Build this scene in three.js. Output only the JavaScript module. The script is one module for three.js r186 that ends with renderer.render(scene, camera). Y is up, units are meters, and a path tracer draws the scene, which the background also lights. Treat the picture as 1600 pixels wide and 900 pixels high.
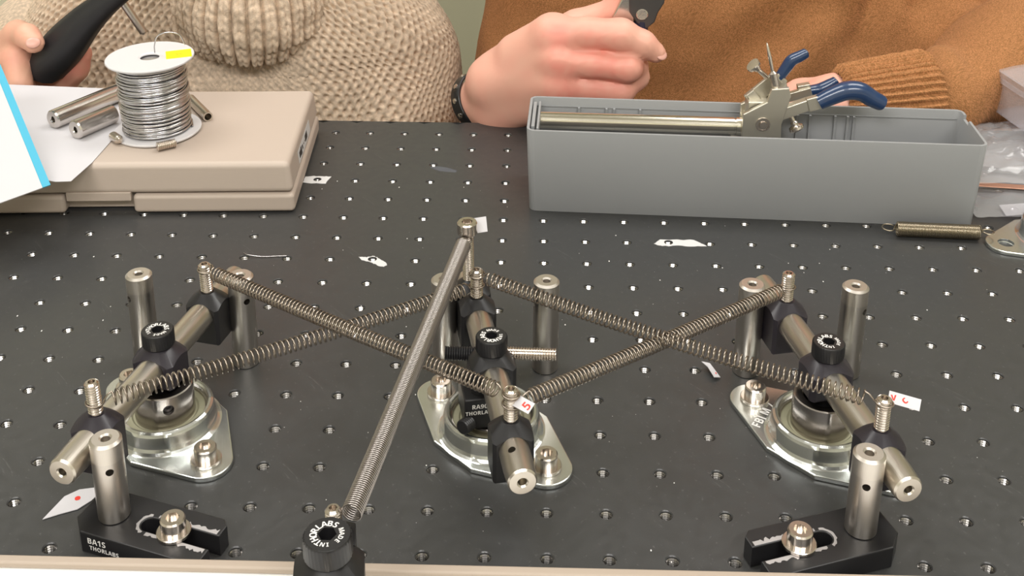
import * as THREE from 'three';
import { RoundedBoxGeometry } from 'three/addons/geometries/RoundedBoxGeometry.js';
import { RectAreaLightUniformsLib } from 'three/addons/lights/RectAreaLightUniformsLib.js';
import { mergeGeometries, mergeVertices, toCreasedNormals } from 'three/addons/utils/BufferGeometryUtils.js';
import { FontLoader } from 'three/addons/loaders/FontLoader.js';
import { Brush, Evaluator, SUBTRACTION, INTERSECTION } from 'three-bvh-csg';
import { createNoise3D, createNoise2D } from 'simplex-noise';

// ------------------------------------------------------------------ camera, light, exposure
const scene = new THREE.Scene();
const renderer = new THREE.WebGLRenderer({ antialias: true });
renderer.toneMapping = THREE.LinearToneMapping;
renderer.toneMappingExposure = 0.69;
renderer.shadowMap.enabled = true;
RectAreaLightUniformsLib.init();

// the photograph is the lower part of a taller frame: a shifted lens
const FULL_H = 1800;
const camera = new THREE.PerspectiveCamera(2 * Math.atan((FULL_H / 2) / 1829.25) * 180 / Math.PI, 1600 / FULL_H, 0.02, 20);
camera.setViewOffset(1600, FULL_H, 0, FULL_H / 2 - 3.5, 1600, 900);
camera.position.set(0.04116, 0.35756, 0.37418);
camera.rotation.order = 'YXZ';
camera.rotation.set(-0.31969, 0.01806, 0.00729);
scene.add(camera);
scene.background = new THREE.Color(0x000000);

const CEILING_Y = 1.75, FLOOR_Y = -0.95;
const PANELS = [   // ceiling light panels: x, z, width (x), depth (z), radiance
  [-0.75, -0.55, 1.2, 0.6, 12], [0.85, -0.55, 1.2, 0.6, 12], [-0.75, 1.60, 1.2, 0.6, 27], [0.85, 1.60, 1.2, 0.6, 27],
];
const PANEL_TINT = new THREE.Color().setRGB(1.0, 0.98, 0.95);
for (const [x, z, w, d, power] of PANELS) {
  const l = new THREE.RectAreaLight(PANEL_TINT, power, w * 0.96, d * 0.96);
  l.position.set(x, CEILING_Y - 0.026, z); l.lookAt(x, -5, z); l.castShadow = true; scene.add(l);
}

// ------------------------------------------------------------------ helpers
let seed = 12345;
const rnd = () => { seed = (seed * 1664525 + 1013904223) >>> 0; return seed / 4294967296; };
const noise3 = createNoise3D(rnd), noise2 = createNoise2D(rnd);
const V = (x, y, z) => new THREE.Vector3(x, y, z);
const mm = 0.001, D2R = Math.PI / 180;
const used = {};
const numbered = n => { const k = used[n] = (used[n] ?? -1) + 1; return k ? `${n}_${String(k).padStart(3, '0')}` : n; };
function thing(name, label, category, pos = [0, 0, 0], turn = 0, group) {
  const o = new THREE.Group(); o.name = numbered(name); o.position.set(...pos); o.rotation.y = turn;
  o.userData = { label, category }; if (group) o.userData.group = group; scene.add(o); return o;
}
function part(name, geo, mat, parent, pos) {
  const m = new THREE.Mesh(geo, mat); m.name = name; m.castShadow = m.receiveShadow = true;
  if (pos) m.position.set(...pos); parent.add(m); return m;
}
function single(name, label, category, geo, mat, pos, turn, group) {
  const m = part(numbered(name), geo, mat, scene, pos); if (turn) m.rotation.y = turn;
  m.userData = { label, category }; if (group) m.userData.group = group; return m;
}
function struct(name, geo, mat, pos) { const m = part(name, geo, mat, scene, pos); m.userData = { kind: 'structure', label: name.replace(/_/g, ' ') }; return m; }
const rbox = (w, h, d, r = 0.001, s = 2) => new RoundedBoxGeometry(w, h, d, s, Math.min(r, w / 2.01, h / 2.01, d / 2.01));
const plain = g => { const o = g.index ? g.toNonIndexed() : g; for (const k of Object.keys(o.attributes)) if (!['position', 'normal'].includes(k)) o.deleteAttribute(k); return o; };
const merge = list => mergeGeometries(list.map(plain));
const tr = (g, x = 0, y = 0, z = 0) => g.translate(x, y, z);
const lathe = (pts, seg = 40) => toCreasedNormals(new THREE.LatheGeometry(pts.map(p => new THREE.Vector2(p[0] * mm, p[1] * mm)), seg), 0.6);
const cyl = (r0, r1, h, s = 32, open = false) => new THREE.CylinderGeometry(r0, r1, h, s, 1, open);
function placeAlong(g, a, b) {      // a shape built along +y from 0, put from a towards b
  const d = b.clone().sub(a).normalize();
  return g.applyQuaternion(new THREE.Quaternion().setFromUnitVectors(V(0, 1, 0), d)).translate(a.x, a.y, a.z);
}
function tube(points, r, radial = 6, closed = false) {   // swept round wire with parallel-transported frames
  const n = points.length, pos = [], idx = [], nor = [];
  const rad = typeof r === 'function' ? r : () => r;
  let N = null; const T = V(0, 0, 0), B = V(0, 0, 0);
  for (let i = 0; i < n; i++) {
    T.copy(points[closed ? (i + 1) % n : Math.min(n - 1, i + 1)]).sub(points[closed ? (i + n - 1) % n : Math.max(0, i - 1)]).normalize();
    if (!N) { N = V(0, 1, 0); if (Math.abs(T.y) > 0.9) N.set(1, 0, 0); }
    N.sub(T.clone().multiplyScalar(N.dot(T))).normalize(); B.crossVectors(T, N);
    const rr = rad(i / (n - 1));
    for (let k = 0; k < radial; k++) {
      const a = k / radial * 2 * Math.PI, c = Math.cos(a), s = Math.sin(a);
      const nx = N.x * c + B.x * s, ny = N.y * c + B.y * s, nz = N.z * c + B.z * s;
      pos.push(points[i].x + nx * rr, points[i].y + ny * rr, points[i].z + nz * rr); nor.push(nx, ny, nz);
    }
  }
  const m = closed ? n : n - 1;
  for (let i = 0; i < m; i++) for (let k = 0; k < radial; k++) {
    const a = i * radial + k, b = i * radial + (k + 1) % radial, j = (i + 1) % n, c = j * radial + k, d = j * radial + (k + 1) % radial;
    idx.push(a, b, c, b, d, c);
  }
  if (!closed) for (const [e, f] of [[0, 1], [n - 1, 0]]) {
    for (let k = 1; k < radial - 1; k++) f ? idx.push(e * radial, e * radial + k + 1, e * radial + k) : idx.push(e * radial, e * radial + k, e * radial + k + 1);
  }
  const g = new THREE.BufferGeometry();
  g.setAttribute('position', new THREE.Float32BufferAttribute(pos, 3)); g.setAttribute('normal', new THREE.Float32BufferAttribute(nor, 3)); g.setIndex(idx); return g;
}
const curvePts = (list, n = 40) => new THREE.CatmullRomCurve3(list.map(p => V(p[0], p[1], p[2]))).getPoints(n);
function shapeOf(pts, holes = []) {
  const s = new THREE.Shape(pts.map(p => new THREE.Vector2(p[0], p[1])));
  for (const h of holes) s.holes.push(new THREE.Path(h.map(p => new THREE.Vector2(p[0], p[1])))); return s;
}
const circlePts = (cx, cy, r, n = 28, a0 = 0) => Array.from({ length: n }, (_, i) => [cx + r * Math.cos(a0 + i / n * 2 * Math.PI), cy + r * Math.sin(a0 + i / n * 2 * Math.PI)]);
function slab(pts, holes, t, bevel = 0.0004, seg = 2) {    // outline in (x, z) lying flat, from y = 0 to y = t
  const g = new THREE.ExtrudeGeometry(shapeOf(pts.map(p => [p[0], -p[1]]), holes.map(h => h.map(p => [p[0], -p[1]]))), { depth: t - 2 * bevel, bevelEnabled: bevel > 0, bevelThickness: bevel, bevelSize: bevel, bevelOffset: -bevel, bevelSegments: seg, curveSegments: 12 });
  g.rotateX(-Math.PI / 2); g.translate(0, bevel, 0); return g;
}
function flat(pts, y = 0, holes = []) { const g = new THREE.ShapeGeometry(shapeOf(pts.map(p => [p[0], -p[1]]), holes.map(h => h.map(p => [p[0], -p[1]])))); g.rotateX(-Math.PI / 2); g.translate(0, y, 0); return g; }
const evaluator = new Evaluator(); evaluator.attributes = ['position', 'normal']; evaluator.useGroups = false;
function csg(a, b, op) { const A = new Brush(plain(a)), B = new Brush(plain(b)); A.updateMatrixWorld(); B.updateMatrixWorld(); const g = evaluator.evaluate(A, B, op).geometry; g.clearGroups(); return g; }
const font = await new FontLoader().loadAsync('fonts/droid/droid_sans_bold.typeface.json');
function textFlat(str, size) { const g = new THREE.ShapeGeometry(font.generateShapes(str, size), 3); g.computeBoundingBox(); const b = g.boundingBox; g.translate(-(b.max.x + b.min.x) / 2, -(b.max.y + b.min.y) / 2, 0); return g; }
function ringText(str, radius, size, start, step) {       // letters lying flat around a ring, tops outward
  const list = [];
  [...str].forEach((ch, i) => { if (ch === ' ') return; const a = start - i * step; const g = textFlat(ch, size); g.rotateX(-Math.PI / 2); g.rotateY(0); g.translate(0, 0, -radius); g.rotateY(a); list.push(g); });
  return merge(list);
}
// smooth implicit bodies meshed with surface nets
const chain = list => list.slice(1).map((b, i) => [...list[i], ...b]);
function capsuleField(segs, k) {
  return (x, y, z) => {
    let d = 1e3;
    for (const s of segs) {
      const bx = s[4] - s[0], by = s[5] - s[1], bz = s[6] - s[2], px = x - s[0], py = y - s[1], pz = z - s[2];
      let t = (px * bx + py * by + pz * bz) / (bx * bx + by * by + bz * bz + 1e-12); t = t < 0 ? 0 : t > 1 ? 1 : t;
      const qx = px - bx * t, qy = py - by * t, qz = pz - bz * t, e = Math.sqrt(qx * qx + qy * qy + qz * qz) - (s[3] + (s[7] - s[3]) * t);
      const kk = s[8] ?? k, h = Math.max(kk - Math.abs(d - e), 0) / kk; d = Math.min(d, e) - h * h * kk * 0.25;
    }
    return d;
  };
}
const ellipsoid = (c, r) => (x, y, z) => { const a = (x - c[0]) / r[0], b = (y - c[1]) / r[1], d = (z - c[2]) / r[2], k0 = Math.hypot(a, b, d), k1 = Math.hypot(a / r[0], b / r[1], d / r[2]); return k1 < 1e-9 ? -Math.min(...r) : k0 * (k0 - 1) / k1; };
const smin = (a, b, k) => { const h = Math.max(k - Math.abs(a - b), 0) / k; return Math.min(a, b) - h * h * k * 0.25; };
function nets(fn, lo, hi, h) {
  const n = [0, 1, 2].map(i => Math.ceil((hi[i] - lo[i]) / h) + 1), [nx, ny, nz] = n, F = new Float32Array(nx * ny * nz);
  for (let k = 0, q = 0; k < nz; k++) for (let j = 0; j < ny; j++) for (let i = 0; i < nx; i++) F[q++] = fn(lo[0] + i * h, lo[1] + j * h, lo[2] + k * h);
  const at = (i, j, k) => (k * ny + j) * nx + i, id = new Int32Array(nx * ny * nz).fill(-1), pos = [], idx = [];
  const E = [[0, 1], [2, 3], [4, 5], [6, 7], [0, 2], [1, 3], [4, 6], [5, 7], [0, 4], [1, 5], [2, 6], [3, 7]];
  for (let k = 0; k < nz - 1; k++) for (let j = 0; j < ny - 1; j++) for (let i = 0; i < nx - 1; i++) {
    const f = []; let m = 0;
    for (let c = 0; c < 8; c++) { const v = F[at(i + (c & 1), j + ((c >> 1) & 1), k + (c >> 2))]; f.push(v); if (v < 0) m |= 1 << c; }
    if (m === 0 || m === 255) continue;
    let x = 0, y = 0, z = 0, cnt = 0;
    for (const [a, b] of E) if ((f[a] < 0) !== (f[b] < 0)) {
      const t = f[a] / (f[a] - f[b]);
      x += (a & 1) + t * ((b & 1) - (a & 1)); y += ((a >> 1) & 1) + t * (((b >> 1) & 1) - ((a >> 1) & 1)); z += (a >> 2) + t * ((b >> 2) - (a >> 2)); cnt++;
    }
    id[at(i, j, k)] = pos.length / 3; pos.push(lo[0] + (i + x / cnt) * h, lo[1] + (j + y / cnt) * h, lo[2] + (k + z / cnt) * h);
  }
  for (let k = 1; k < nz - 1; k++) for (let j = 1; j < ny - 1; j++) for (let i = 1; i < nx - 1; i++) {
    const a = F[at(i, j, k)] < 0;
    for (let ax = 0; ax < 3; ax++) {
      const b = F[at(i + (ax === 0), j + (ax === 1), k + (ax === 2))] < 0; if (a === b) continue;
      const u = (ax + 1) % 3, v = (ax + 2) % 3, o = (p, q) => { const c = [i, j, k]; c[u] -= p; c[v] -= q; return id[at(...c)]; };
      const A = o(0, 0), B = o(1, 0), C = o(1, 1), D = o(0, 1); if (A < 0 || B < 0 || C < 0 || D < 0) continue;
      a ? idx.push(A, B, C, A, C, D) : idx.push(A, C, B, A, D, C);
    }
  }
  const g = new THREE.BufferGeometry(); g.setAttribute('position', new THREE.Float32BufferAttribute(pos, 3)); g.setIndex(idx); g.computeVertexNormals(); return g;
}
function gridMesh(U, W, fn, closedU = false) {            // parametric sheet: fn(u, w) -> [x, y, z]
  const pos = [], idx = [], uv = [];
  for (const w of W) for (const u of U) { const p = fn(u, w); pos.push(p[0], p[1], p[2]); uv.push(p[3] ?? u, p[4] ?? w); }
  const n = U.length, m = closedU ? n : n - 1;
  for (let j = 0; j < W.length - 1; j++) for (let i = 0; i < m; i++) { const a = j * n + i, b = j * n + (i + 1) % n, c = a + n, d = b + n; idx.push(a, b, c, b, d, c); }
  const g = new THREE.BufferGeometry(); g.setAttribute('position', new THREE.Float32BufferAttribute(pos, 3)); g.setAttribute('uv', new THREE.Float32BufferAttribute(uv, 2)); g.setIndex(idx); g.computeVertexNormals(); return g;
}
const range = (a, b, n) => Array.from({ length: n + 1 }, (_, i) => a + (b - a) * i / n);
function uvFrom(g, a = 0, b = 1) { const p = g.attributes.position, uv = new Float32Array(p.count * 2); for (let i = 0; i < p.count; i++) { const z = p.array[3 * i + 2]; uv[2 * i] = p.array[3 * i + a] + 0.6 * z; uv[2 * i + 1] = p.array[3 * i + b] - 0.9 * z; } g.setAttribute('uv', new THREE.BufferAttribute(uv, 2)); return g; }

// ------------------------------------------------------------------ textures and materials
function dataTex(n, fn, srgb, repeat) {
  const a = new Uint8Array(n * n * 4);
  for (let y = 0; y < n; y++) for (let x = 0; x < n; x++) { const c = fn(x / n, y / n, x, y), o = (y * n + x) * 4; for (let k = 0; k < 3; k++) a[o + k] = Math.max(0, Math.min(255, Array.isArray(c) ? c[k] : c)); a[o + 3] = 255; }
  const t = new THREE.DataTexture(a, n, n); t.wrapS = t.wrapT = THREE.RepeatWrapping; t.magFilter = THREE.LinearFilter; t.minFilter = THREE.LinearMipmapLinearFilter; t.generateMipmaps = true;
  if (srgb) t.colorSpace = THREE.SRGBColorSpace; if (repeat) t.repeat.set(repeat, repeat); t.needsUpdate = true; return t;
}
const tileNoise = (u, v, f, o = 0) => { const a = u * 2 * Math.PI, b = v * 2 * Math.PI, R = f / (2 * Math.PI); return noise3(R * Math.cos(a) + o, R * Math.sin(a) + R * Math.cos(b) * 0.9, R * Math.sin(b) - o); };
const std = (o) => new THREE.MeshStandardMaterial(o), phys = (o) => new THREE.MeshPhysicalMaterial(o);
const lin = (r, g, b) => new THREE.Color().setRGB(r, g, b);
const grain = dataTex(256, (u, v) => 128 + 90 * (rnd() - 0.5) + 50 * tileNoise(u, v, 24));
const boardRough = dataTex(512, (u, v) => 255 * (0.36 + 0.05 * tileNoise(u, v, 9) + 0.05 * (rnd() - 0.5)));
const boardCol = dataTex(512, (u, v) => { const s = 0.5 * tileNoise(u, v, 14, 3) + 0.5 * tileNoise(u, v, 40, 7); const k = s > 0.55 ? 6 * (s - 0.55) : 0; const b = 58 + 6 * (rnd() - 0.5) + 12 * k; return [b, b * 0.998, b * 0.99]; }, true);
for (const t of [boardRough, boardCol]) t.repeat.set(4, 4);
const M = {
  board: std({ map: boardCol, roughnessMap: boardRough, roughness: 1, bumpMap: grain, bumpScale: 0.00002 }),
  insert: std({ color: lin(0.38, 0.365, 0.35), metalness: 1, roughness: 0.22 }),
  steel: std({ color: lin(0.58, 0.54, 0.495), metalness: 1, roughness: 0.31 }),
  steelBand: std({ color: lin(0.64, 0.595, 0.54), metalness: 1, roughness: 0.38 }),
  rod: std({ color: lin(0.60, 0.555, 0.49), metalness: 1, roughness: 0.3 }),
  polish: std({ color: lin(0.66, 0.62, 0.58), metalness: 1, roughness: 0.2 }),
  screw: std({ color: lin(0.66, 0.60, 0.54), metalness: 1, roughness: 0.24 }),
  spring: std({ color: lin(0.35, 0.30, 0.25), metalness: 1, roughness: 0.3 }),
  springTight: std({ color: lin(0.36, 0.33, 0.31), metalness: 1, roughness: 0.34 }),
  zinc: std({ color: lin(0.72, 0.745, 0.73), metalness: 1, roughness: 0.27 }),
  ring: std({ color: lin(0.42, 0.385, 0.36), metalness: 1, roughness: 0.26 }),
  seal: std({ color: lin(0.33, 0.32, 0.22), metalness: 0.4, roughness: 0.45 }),
  anod: std({ color: lin(0.012, 0.0115, 0.0125), roughness: 0.36 }),
  anodViolet: std({ color: lin(0.020, 0.0165, 0.022), roughness: 0.36 }),
  print: std({ color: lin(0.72, 0.70, 0.67), roughness: 0.7 }),
  worn: std({ color: lin(0.48, 0.46, 0.46), metalness: 0.7, roughness: 0.45, bumpMap: grain, bumpScale: 0.0001 }),
  caseP: std({ color: 0xb6a79a, roughness: 0.55, bumpMap: grain, bumpScale: 0.00003 }),
  bin: std({ color: 0x919293, roughness: 0.5, bumpMap: grain, bumpScale: 0.00002 }),
  paper: std({ color: lin(0.57, 0.555, 0.57), roughness: 0.9 }),
  cyan: std({ color: 0x4aa9c6, roughness: 0.8 }),
  spool: std({ color: lin(0.63, 0.61, 0.615), roughness: 0.42 }),
  wire: std({ color: lin(0.58, 0.57, 0.58), metalness: 1, roughness: 0.27 }),
  yellow: std({ color: 0xf3e305, roughness: 0.6 }),
  red: std({ color: 0xd8382a, roughness: 0.7 }),
  nickel: std({ color: lin(0.72, 0.68, 0.58), metalness: 1, roughness: 0.16 }),
  cast: std({ color: lin(0.62, 0.585, 0.50), metalness: 0.9, roughness: 0.36, bumpMap: grain, bumpScale: 0.00012 }),
  blue: phys({ color: 0x183358, roughness: 0.3, clearcoat: 0.5 }),
  rubber: std({ color: lin(0.014, 0.014, 0.016), roughness: 0.5 }),
  gunmetal: std({ color: lin(0.10, 0.095, 0.095), metalness: 0.8, roughness: 0.45 }),
  navy: std({ color: lin(0.012, 0.014, 0.04), roughness: 0.4 }),
  clear: phys({ color: lin(0.90, 0.89, 0.90), transmission: 0.78, roughness: 0.16, thickness: 0, ior: 1.45 }),
  frosted: phys({ color: lin(0.92, 0.91, 0.93), transmission: 0.82, roughness: 0.22, thickness: 0, ior: 1.45 }),
  copper: std({ color: lin(0.62, 0.34, 0.24), metalness: 0.6, roughness: 0.4 }),
  wall: std({ color: 0xa9a68d, roughness: 0.9, bumpMap: grain, bumpScale: 0.0002 }),
  wallPale: std({ color: 0xd9d6c4, roughness: 0.9 }),
  door: std({ color: 0xe2dcc4, roughness: 0.6 }),
  ceil: std({ color: 0xe4e2dc, roughness: 0.95 }),
  floor: std({ color: 0x6f6a62, roughness: 0.6 }),
  bench: std({ color: lin(0.80, 0.79, 0.77), roughness: 0.5 }),
  strip: std({ color: 0xa8998a, roughness: 0.45 }),
  frame: std({ color: lin(0.4, 0.4, 0.4), metalness: 0.6, roughness: 0.5 }),
  lampFrame: std({ color: lin(0.75, 0.75, 0.75), roughness: 0.5 }),
  lamp: std({ color: lin(0.8, 0.8, 0.8), emissive: PANEL_TINT, emissiveIntensity: 2.0, roughness: 0.6 }),
  skin: std({ vertexColors: true, color: 0xffffff, roughness: 0.52 }),
  nail: std({ color: lin(0.66, 0.36, 0.29), roughness: 0.35 }),
  trousers: std({ color: lin(0.03, 0.035, 0.06), roughness: 0.9 }),
  hairDark: std({ color: lin(0.03, 0.018, 0.01), roughness: 0.6 }),
  eye: std({ color: lin(0.03, 0.02, 0.015), roughness: 0.2 }),
  leather: std({ color: lin(0.01, 0.01, 0.011), roughness: 0.4 }),
  tape: std({ color: lin(0.60, 0.59, 0.58), roughness: 0.6, bumpMap: grain, bumpScale: 0.0002 }),
};

// ------------------------------------------------------------------ the room
struct('floor', new THREE.BoxGeometry(5.2, 0.1, 5.4), M.floor, [0, FLOOR_Y - 0.05, 0.6]);
struct('ceiling', new THREE.BoxGeometry(5.2, 0.1, 5.4), M.ceil, [0, CEILING_Y + 0.05, 0.6]);
struct('wall_back', new THREE.BoxGeometry(5.2, CEILING_Y - FLOOR_Y, 0.1), M.wall, [0, (CEILING_Y + FLOOR_Y) / 2, -1.75]);
struct('wall_front', new THREE.BoxGeometry(5.2, CEILING_Y - FLOOR_Y, 0.1), M.wallPale, [0, (CEILING_Y + FLOOR_Y) / 2, 2.95]);
struct('wall_left', new THREE.BoxGeometry(0.1, CEILING_Y - FLOOR_Y, 4.6), M.wallPale, [-2.45, (CEILING_Y + FLOOR_Y) / 2, 0.6]);
struct('wall_right', new THREE.BoxGeometry(0.1, CEILING_Y - FLOOR_Y, 4.6), M.wallPale, [2.45, (CEILING_Y + FLOOR_Y) / 2, 0.6]);
{
  const d = struct('door_1', rbox(0.95, 2.1, 0.045, 0.003), M.door, [-1.12, FLOOR_Y + 1.05, -1.677]);
  part('door_frame', merge([tr(rbox(0.07, 2.17, 0.06, 0.003), -0.51, 0.035, 0), tr(rbox(0.07, 2.17, 0.06, 0.003), 0.51, 0.035, 0), tr(rbox(1.09, 0.07, 0.06, 0.003), 0, 1.085, 0)]), M.lampFrame, d);
  part('door_handle', merge([tr(cyl(0.009, 0.009, 0.05, 16).rotateX(Math.PI / 2), 0.4, -0.02, 0.045), tr(cyl(0.009, 0.009, 0.12, 16).rotateZ(Math.PI / 2), 0.35, -0.02, 0.07)]), M.steel, d);
}
PANELS.forEach(([x, z, w, d], i) => {
  const t = thing('ceiling_light', ['flat white ceiling light panel by the back wall above the door', 'flat white ceiling light panel by the back wall beyond the grey bin', 'flat white ceiling light panel over the near left floor', 'flat white ceiling light panel over the near right floor'][i], 'light', [x, CEILING_Y, z]);
  part('frame', merge([tr(rbox(w + 0.03, 0.022, 0.02), 0, -0.011, d / 2), tr(rbox(w + 0.03, 0.022, 0.02), 0, -0.011, -d / 2), tr(rbox(0.02, 0.022, d), w / 2, -0.011, 0), tr(rbox(0.02, 0.022, d), -w / 2, -0.011, 0)]), M.lampFrame, t);
  part('diffuser', new THREE.BoxGeometry(w - 0.02, 0.006, d - 0.02), M.lamp, t, [0, -0.015, 0]);
});

// ------------------------------------------------------------------ workbench and perforated board
const X0 = -0.3625, X1 = 0.4625, ZB = -0.4205, ZF = 0.0125, PITCH = 0.025, BOARD_T = 0.0127;
{
  const t = thing('workbench', 'white-topped workbench under the black perforated board', 'table', [0.05, FLOOR_Y, 0.16]);
  part('top', rbox(1.5, 0.03, 1.13, 0.004), M.bench, t, [0, -BOARD_T - 0.0152 - FLOOR_Y, 0]);
  for (const [x, z] of [[-0.7, -0.5], [0.7, -0.5], [-0.7, 0.5], [0.7, 0.5]]) part('leg', rbox(0.05, -FLOOR_Y - 0.043, 0.05, 0.004), M.frame, t, [x, (-FLOOR_Y - 0.043) / 2, z]);
}
const taken = new Set(['-6,5', '-4,5', '0,5', '2,5', '6,5', '8,5']);
{
  const t = thing('breadboard', 'black perforated metal board with a grid of threaded holes', 'board', [0, 0, 0]);
  const pos = [], nor = [], uv = [], idx = [];
  const push = (x, y, z, nx, ny, nz) => { pos.push(x, y, z); nor.push(nx, ny, nz); uv.push(x * 4, z * 4); return pos.length / 3 - 1; };
  const n = 20, R0 = 0.0031, R1 = 0.00275;
  for (let r = -0; r <= 16; r++) for (let c = -14; c <= 18; c++) {
    const cx = c * PITCH, cz = -r * PITCH;
    const xa = cx - PITCH / 2, xb = cx + PITCH / 2, za = r === 16 ? ZB : cz - PITCH / 2, zb = cz + PITCH / 2;
    const A = [], B = [], C = [];
    for (let k = 0; k < n; k++) {
      const a = k / n * 2 * Math.PI, ca = Math.cos(a), sa = Math.sin(a);
      A.push(push(cx + R0 * ca, 0, cz + R0 * sa, 0, 1, 0)); B.push([push(cx + R0 * ca, 0, cz + R0 * sa, -ca * 0.7, 0.7, -sa * 0.7), push(cx + R1 * ca, -0.0005, cz + R1 * sa, -ca * 0.7, 0.7, -sa * 0.7), push(cx + R1 * ca, -0.0005, cz + R1 * sa, -ca, 0, -sa), push(cx + R1 * ca, -0.00121, cz + R1 * sa, -ca, 0, -sa)]);
      const tx = ca > 0 ? (xb - cx) / ca : ca < 0 ? (xa - cx) / ca : 1e9, tz = sa > 0 ? (zb - cz) / sa : sa < 0 ? (za - cz) / sa : 1e9, tt = Math.min(tx, tz);
      C.push([cx + tt * ca, cz + tt * sa]);
    }
    const corner = { 2: [xb, zb], 7: [xa, zb], 12: [xa, za], 17: [xb, za] };   // square corners fall between these spokes
    const outer = [];
    for (let k = 0; k < n; k++) outer.push(push(C[k][0], 0, C[k][1], 0, 1, 0));
    for (let k = 0; k < n; k++) {
      const k2 = (k + 1) % n; idx.push(A[k], outer[k2], outer[k], A[k], A[k2], outer[k2]);
      if (corner[k]) { const q = push(corner[k][0], 0, corner[k][1], 0, 1, 0); idx.push(outer[k], outer[k2], q); }
      idx.push(B[k][0], B[k][1], B[k2][0], B[k][1], B[k2][1], B[k2][0], B[k][2], B[k][3], B[k2][2], B[k][3], B[k2][3], B[k2][2]);
    }
  }
  const g = new THREE.BufferGeometry();
  g.setAttribute('position', new THREE.Float32BufferAttribute(pos, 3)); g.setAttribute('normal', new THREE.Float32BufferAttribute(nor, 3)); g.setAttribute('uv', new THREE.Float32BufferAttribute(uv, 2)); g.setIndex(idx);
  const side = (a, b) => { const q = new THREE.BufferGeometry(); q.setAttribute('position', new THREE.Float32BufferAttribute([a[0], 0, a[1], a[0], -BOARD_T, a[1], b[0], -BOARD_T, b[1], b[0], 0, b[1]], 3)); q.setAttribute('uv', new THREE.Float32BufferAttribute([0, 0, 0, 0.05, 1, 0.05, 1, 0], 2)); q.setIndex([0, 1, 2, 0, 2, 3]); q.computeVertexNormals(); return q; };
  const bottom = new THREE.BufferGeometry(); bottom.setAttribute('position', new THREE.Float32BufferAttribute([X0, -BOARD_T, ZB, X1, -BOARD_T, ZB, X1, -BOARD_T, ZF, X0, -BOARD_T, ZF], 3)); bottom.setAttribute('uv', new THREE.Float32BufferAttribute([0, 0, 1, 0, 1, 1, 0, 1], 2)); bottom.setIndex([0, 1, 2, 0, 2, 3]); bottom.computeVertexNormals();
  part('plate', mergeGeometries([g, side([X0, ZF], [X1, ZF]), side([X1, ZF], [X1, ZB]), side([X1, ZB], [X0, ZB]), side([X0, ZB], [X0, ZF]), bottom]), M.board, t);
  // threaded steel linings of the holes
  const prof = [[2.75, -1.2]]; for (let k = 0; k < 6; k++) { prof.push([2.36, -1.75 - 1.1 * k], [2.75, -2.3 - 1.1 * k]); } prof.push([0.01, -8]);
  const ins = new THREE.LatheGeometry(prof.map(p => new THREE.Vector2(p[0] * mm, p[1] * mm)), 16);
  ins.computeVertexNormals(); const insG = toCreasedNormals(ins, 0.5);
  const cells = [];
  for (let r = 0; r <= 16; r++) for (let c = -14; c <= 18; c++) {
    const x = c * PITCH, z = -r * PITCH;
    const hidden = taken.has(`${c},${r}`) || (x < -0.115 && r > 11) || (x > 0.05 && x < 0.31 && r > 11) || x < -0.33 || x > 0.43;
    cells.push([x, z, hidden ? 9 : Math.hypot(x - 0.04, z - 0.37, 0.357)]);
  }
  cells.sort((a, b) => a[2] - b[2]);
  cells.slice(0, 300).forEach(([x, z]) => part('threaded_insert', insG, M.insert, t, [x, 0, z]));
  const rest = part('far_threaded_inserts', merge(cells.slice(300).map(([x, z]) => tr(insG.clone(), x, 0, z))), M.insert, t); rest.userData.kind = 'stuff';
}
{ // pale strip along the front of the board
  const t = thing('edge_strip', 'pale beige strip along the front edge of the black board', 'strip', [0.05, -BOARD_T, 0.0184], -0.002);
  part('beige_cap', rbox(1.3, 0.0030, 0.0046, 0.0012, 3), M.strip, t, [0, 0.0230, 0]);
  part('white_face', rbox(1.3, 0.0216, 0.0044, 0.0004, 2), M.bench, t, [0, 0.0108, 0.0002]);
}

// ------------------------------------------------------------------ fasteners
function threadProfile(r, depth, pitch, y0, y1) { const p = []; for (let y = y0; y < y1 - 1e-6; y += pitch) p.push([r - depth, y], [r, y + pitch * 0.35], [r, y + pitch * 0.55]); p.push([r - depth, y1]); return p; }
function hexTop(rOuter, rHex, y, depth) {          // flat annulus with a hexagonal socket
  const top = flat(circlePts(0, 0, rOuter * mm, 32), y * mm, [circlePts(0, 0, rHex * mm, 6)]);
  const wall = tr(cyl(rHex * mm, rHex * mm, depth * mm, 6, true).rotateY(Math.PI / 6), 0, (y - depth / 2) * mm, 0);
  // cylinder corners match the polygon: first corner on +x
  wall.rotateY(0); const floor = flat(circlePts(0, 0, rHex * mm, 6), (y - depth) * mm);
  return [top, wall, floor];
}
const setScrewGeo = (len, down = 4) => merge([lathe([[0.01, -down], [2.4, -down], ...threadProfile(3, 0.55, 1.2, -down, len - 0.9), [2.62, len - 0.8], [2.1, len]], 28), ...hexTop(2.1, 1.55, len, 3)]);
const capHeadGeo = merge([lathe([[3.2, 0], [5, 0], [5, 5.3], [4.5, 6]], 40), ...hexTop(4.5, 2.85, 6, 3.2)]);
const washerGeo = lathe([[3.3, 0], [6.6, 0], [6.8, 0.3], [6.8, 1.3], [6.5, 1.6], [3.3, 1.6]], 40);
const shankGeo = (len) => lathe([[0.01, -len], [2.4, -len], ...threadProfile(2.9, 0.4, 1, -len, 0)], 20);
function capScrew(x, y, z, label, group, turn, scale = 1) {
  const t = thing('cap_screw', label, 'screw', [x, y, z], turn, group);
  part('washer', washerGeo, M.screw, t); part('head', capHeadGeo, M.screw, t, [0, 0.0016, 0]); part('shank', shankGeo(4), M.screw, t, [0, 0.0016, 0]);
  return t;
}
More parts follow.
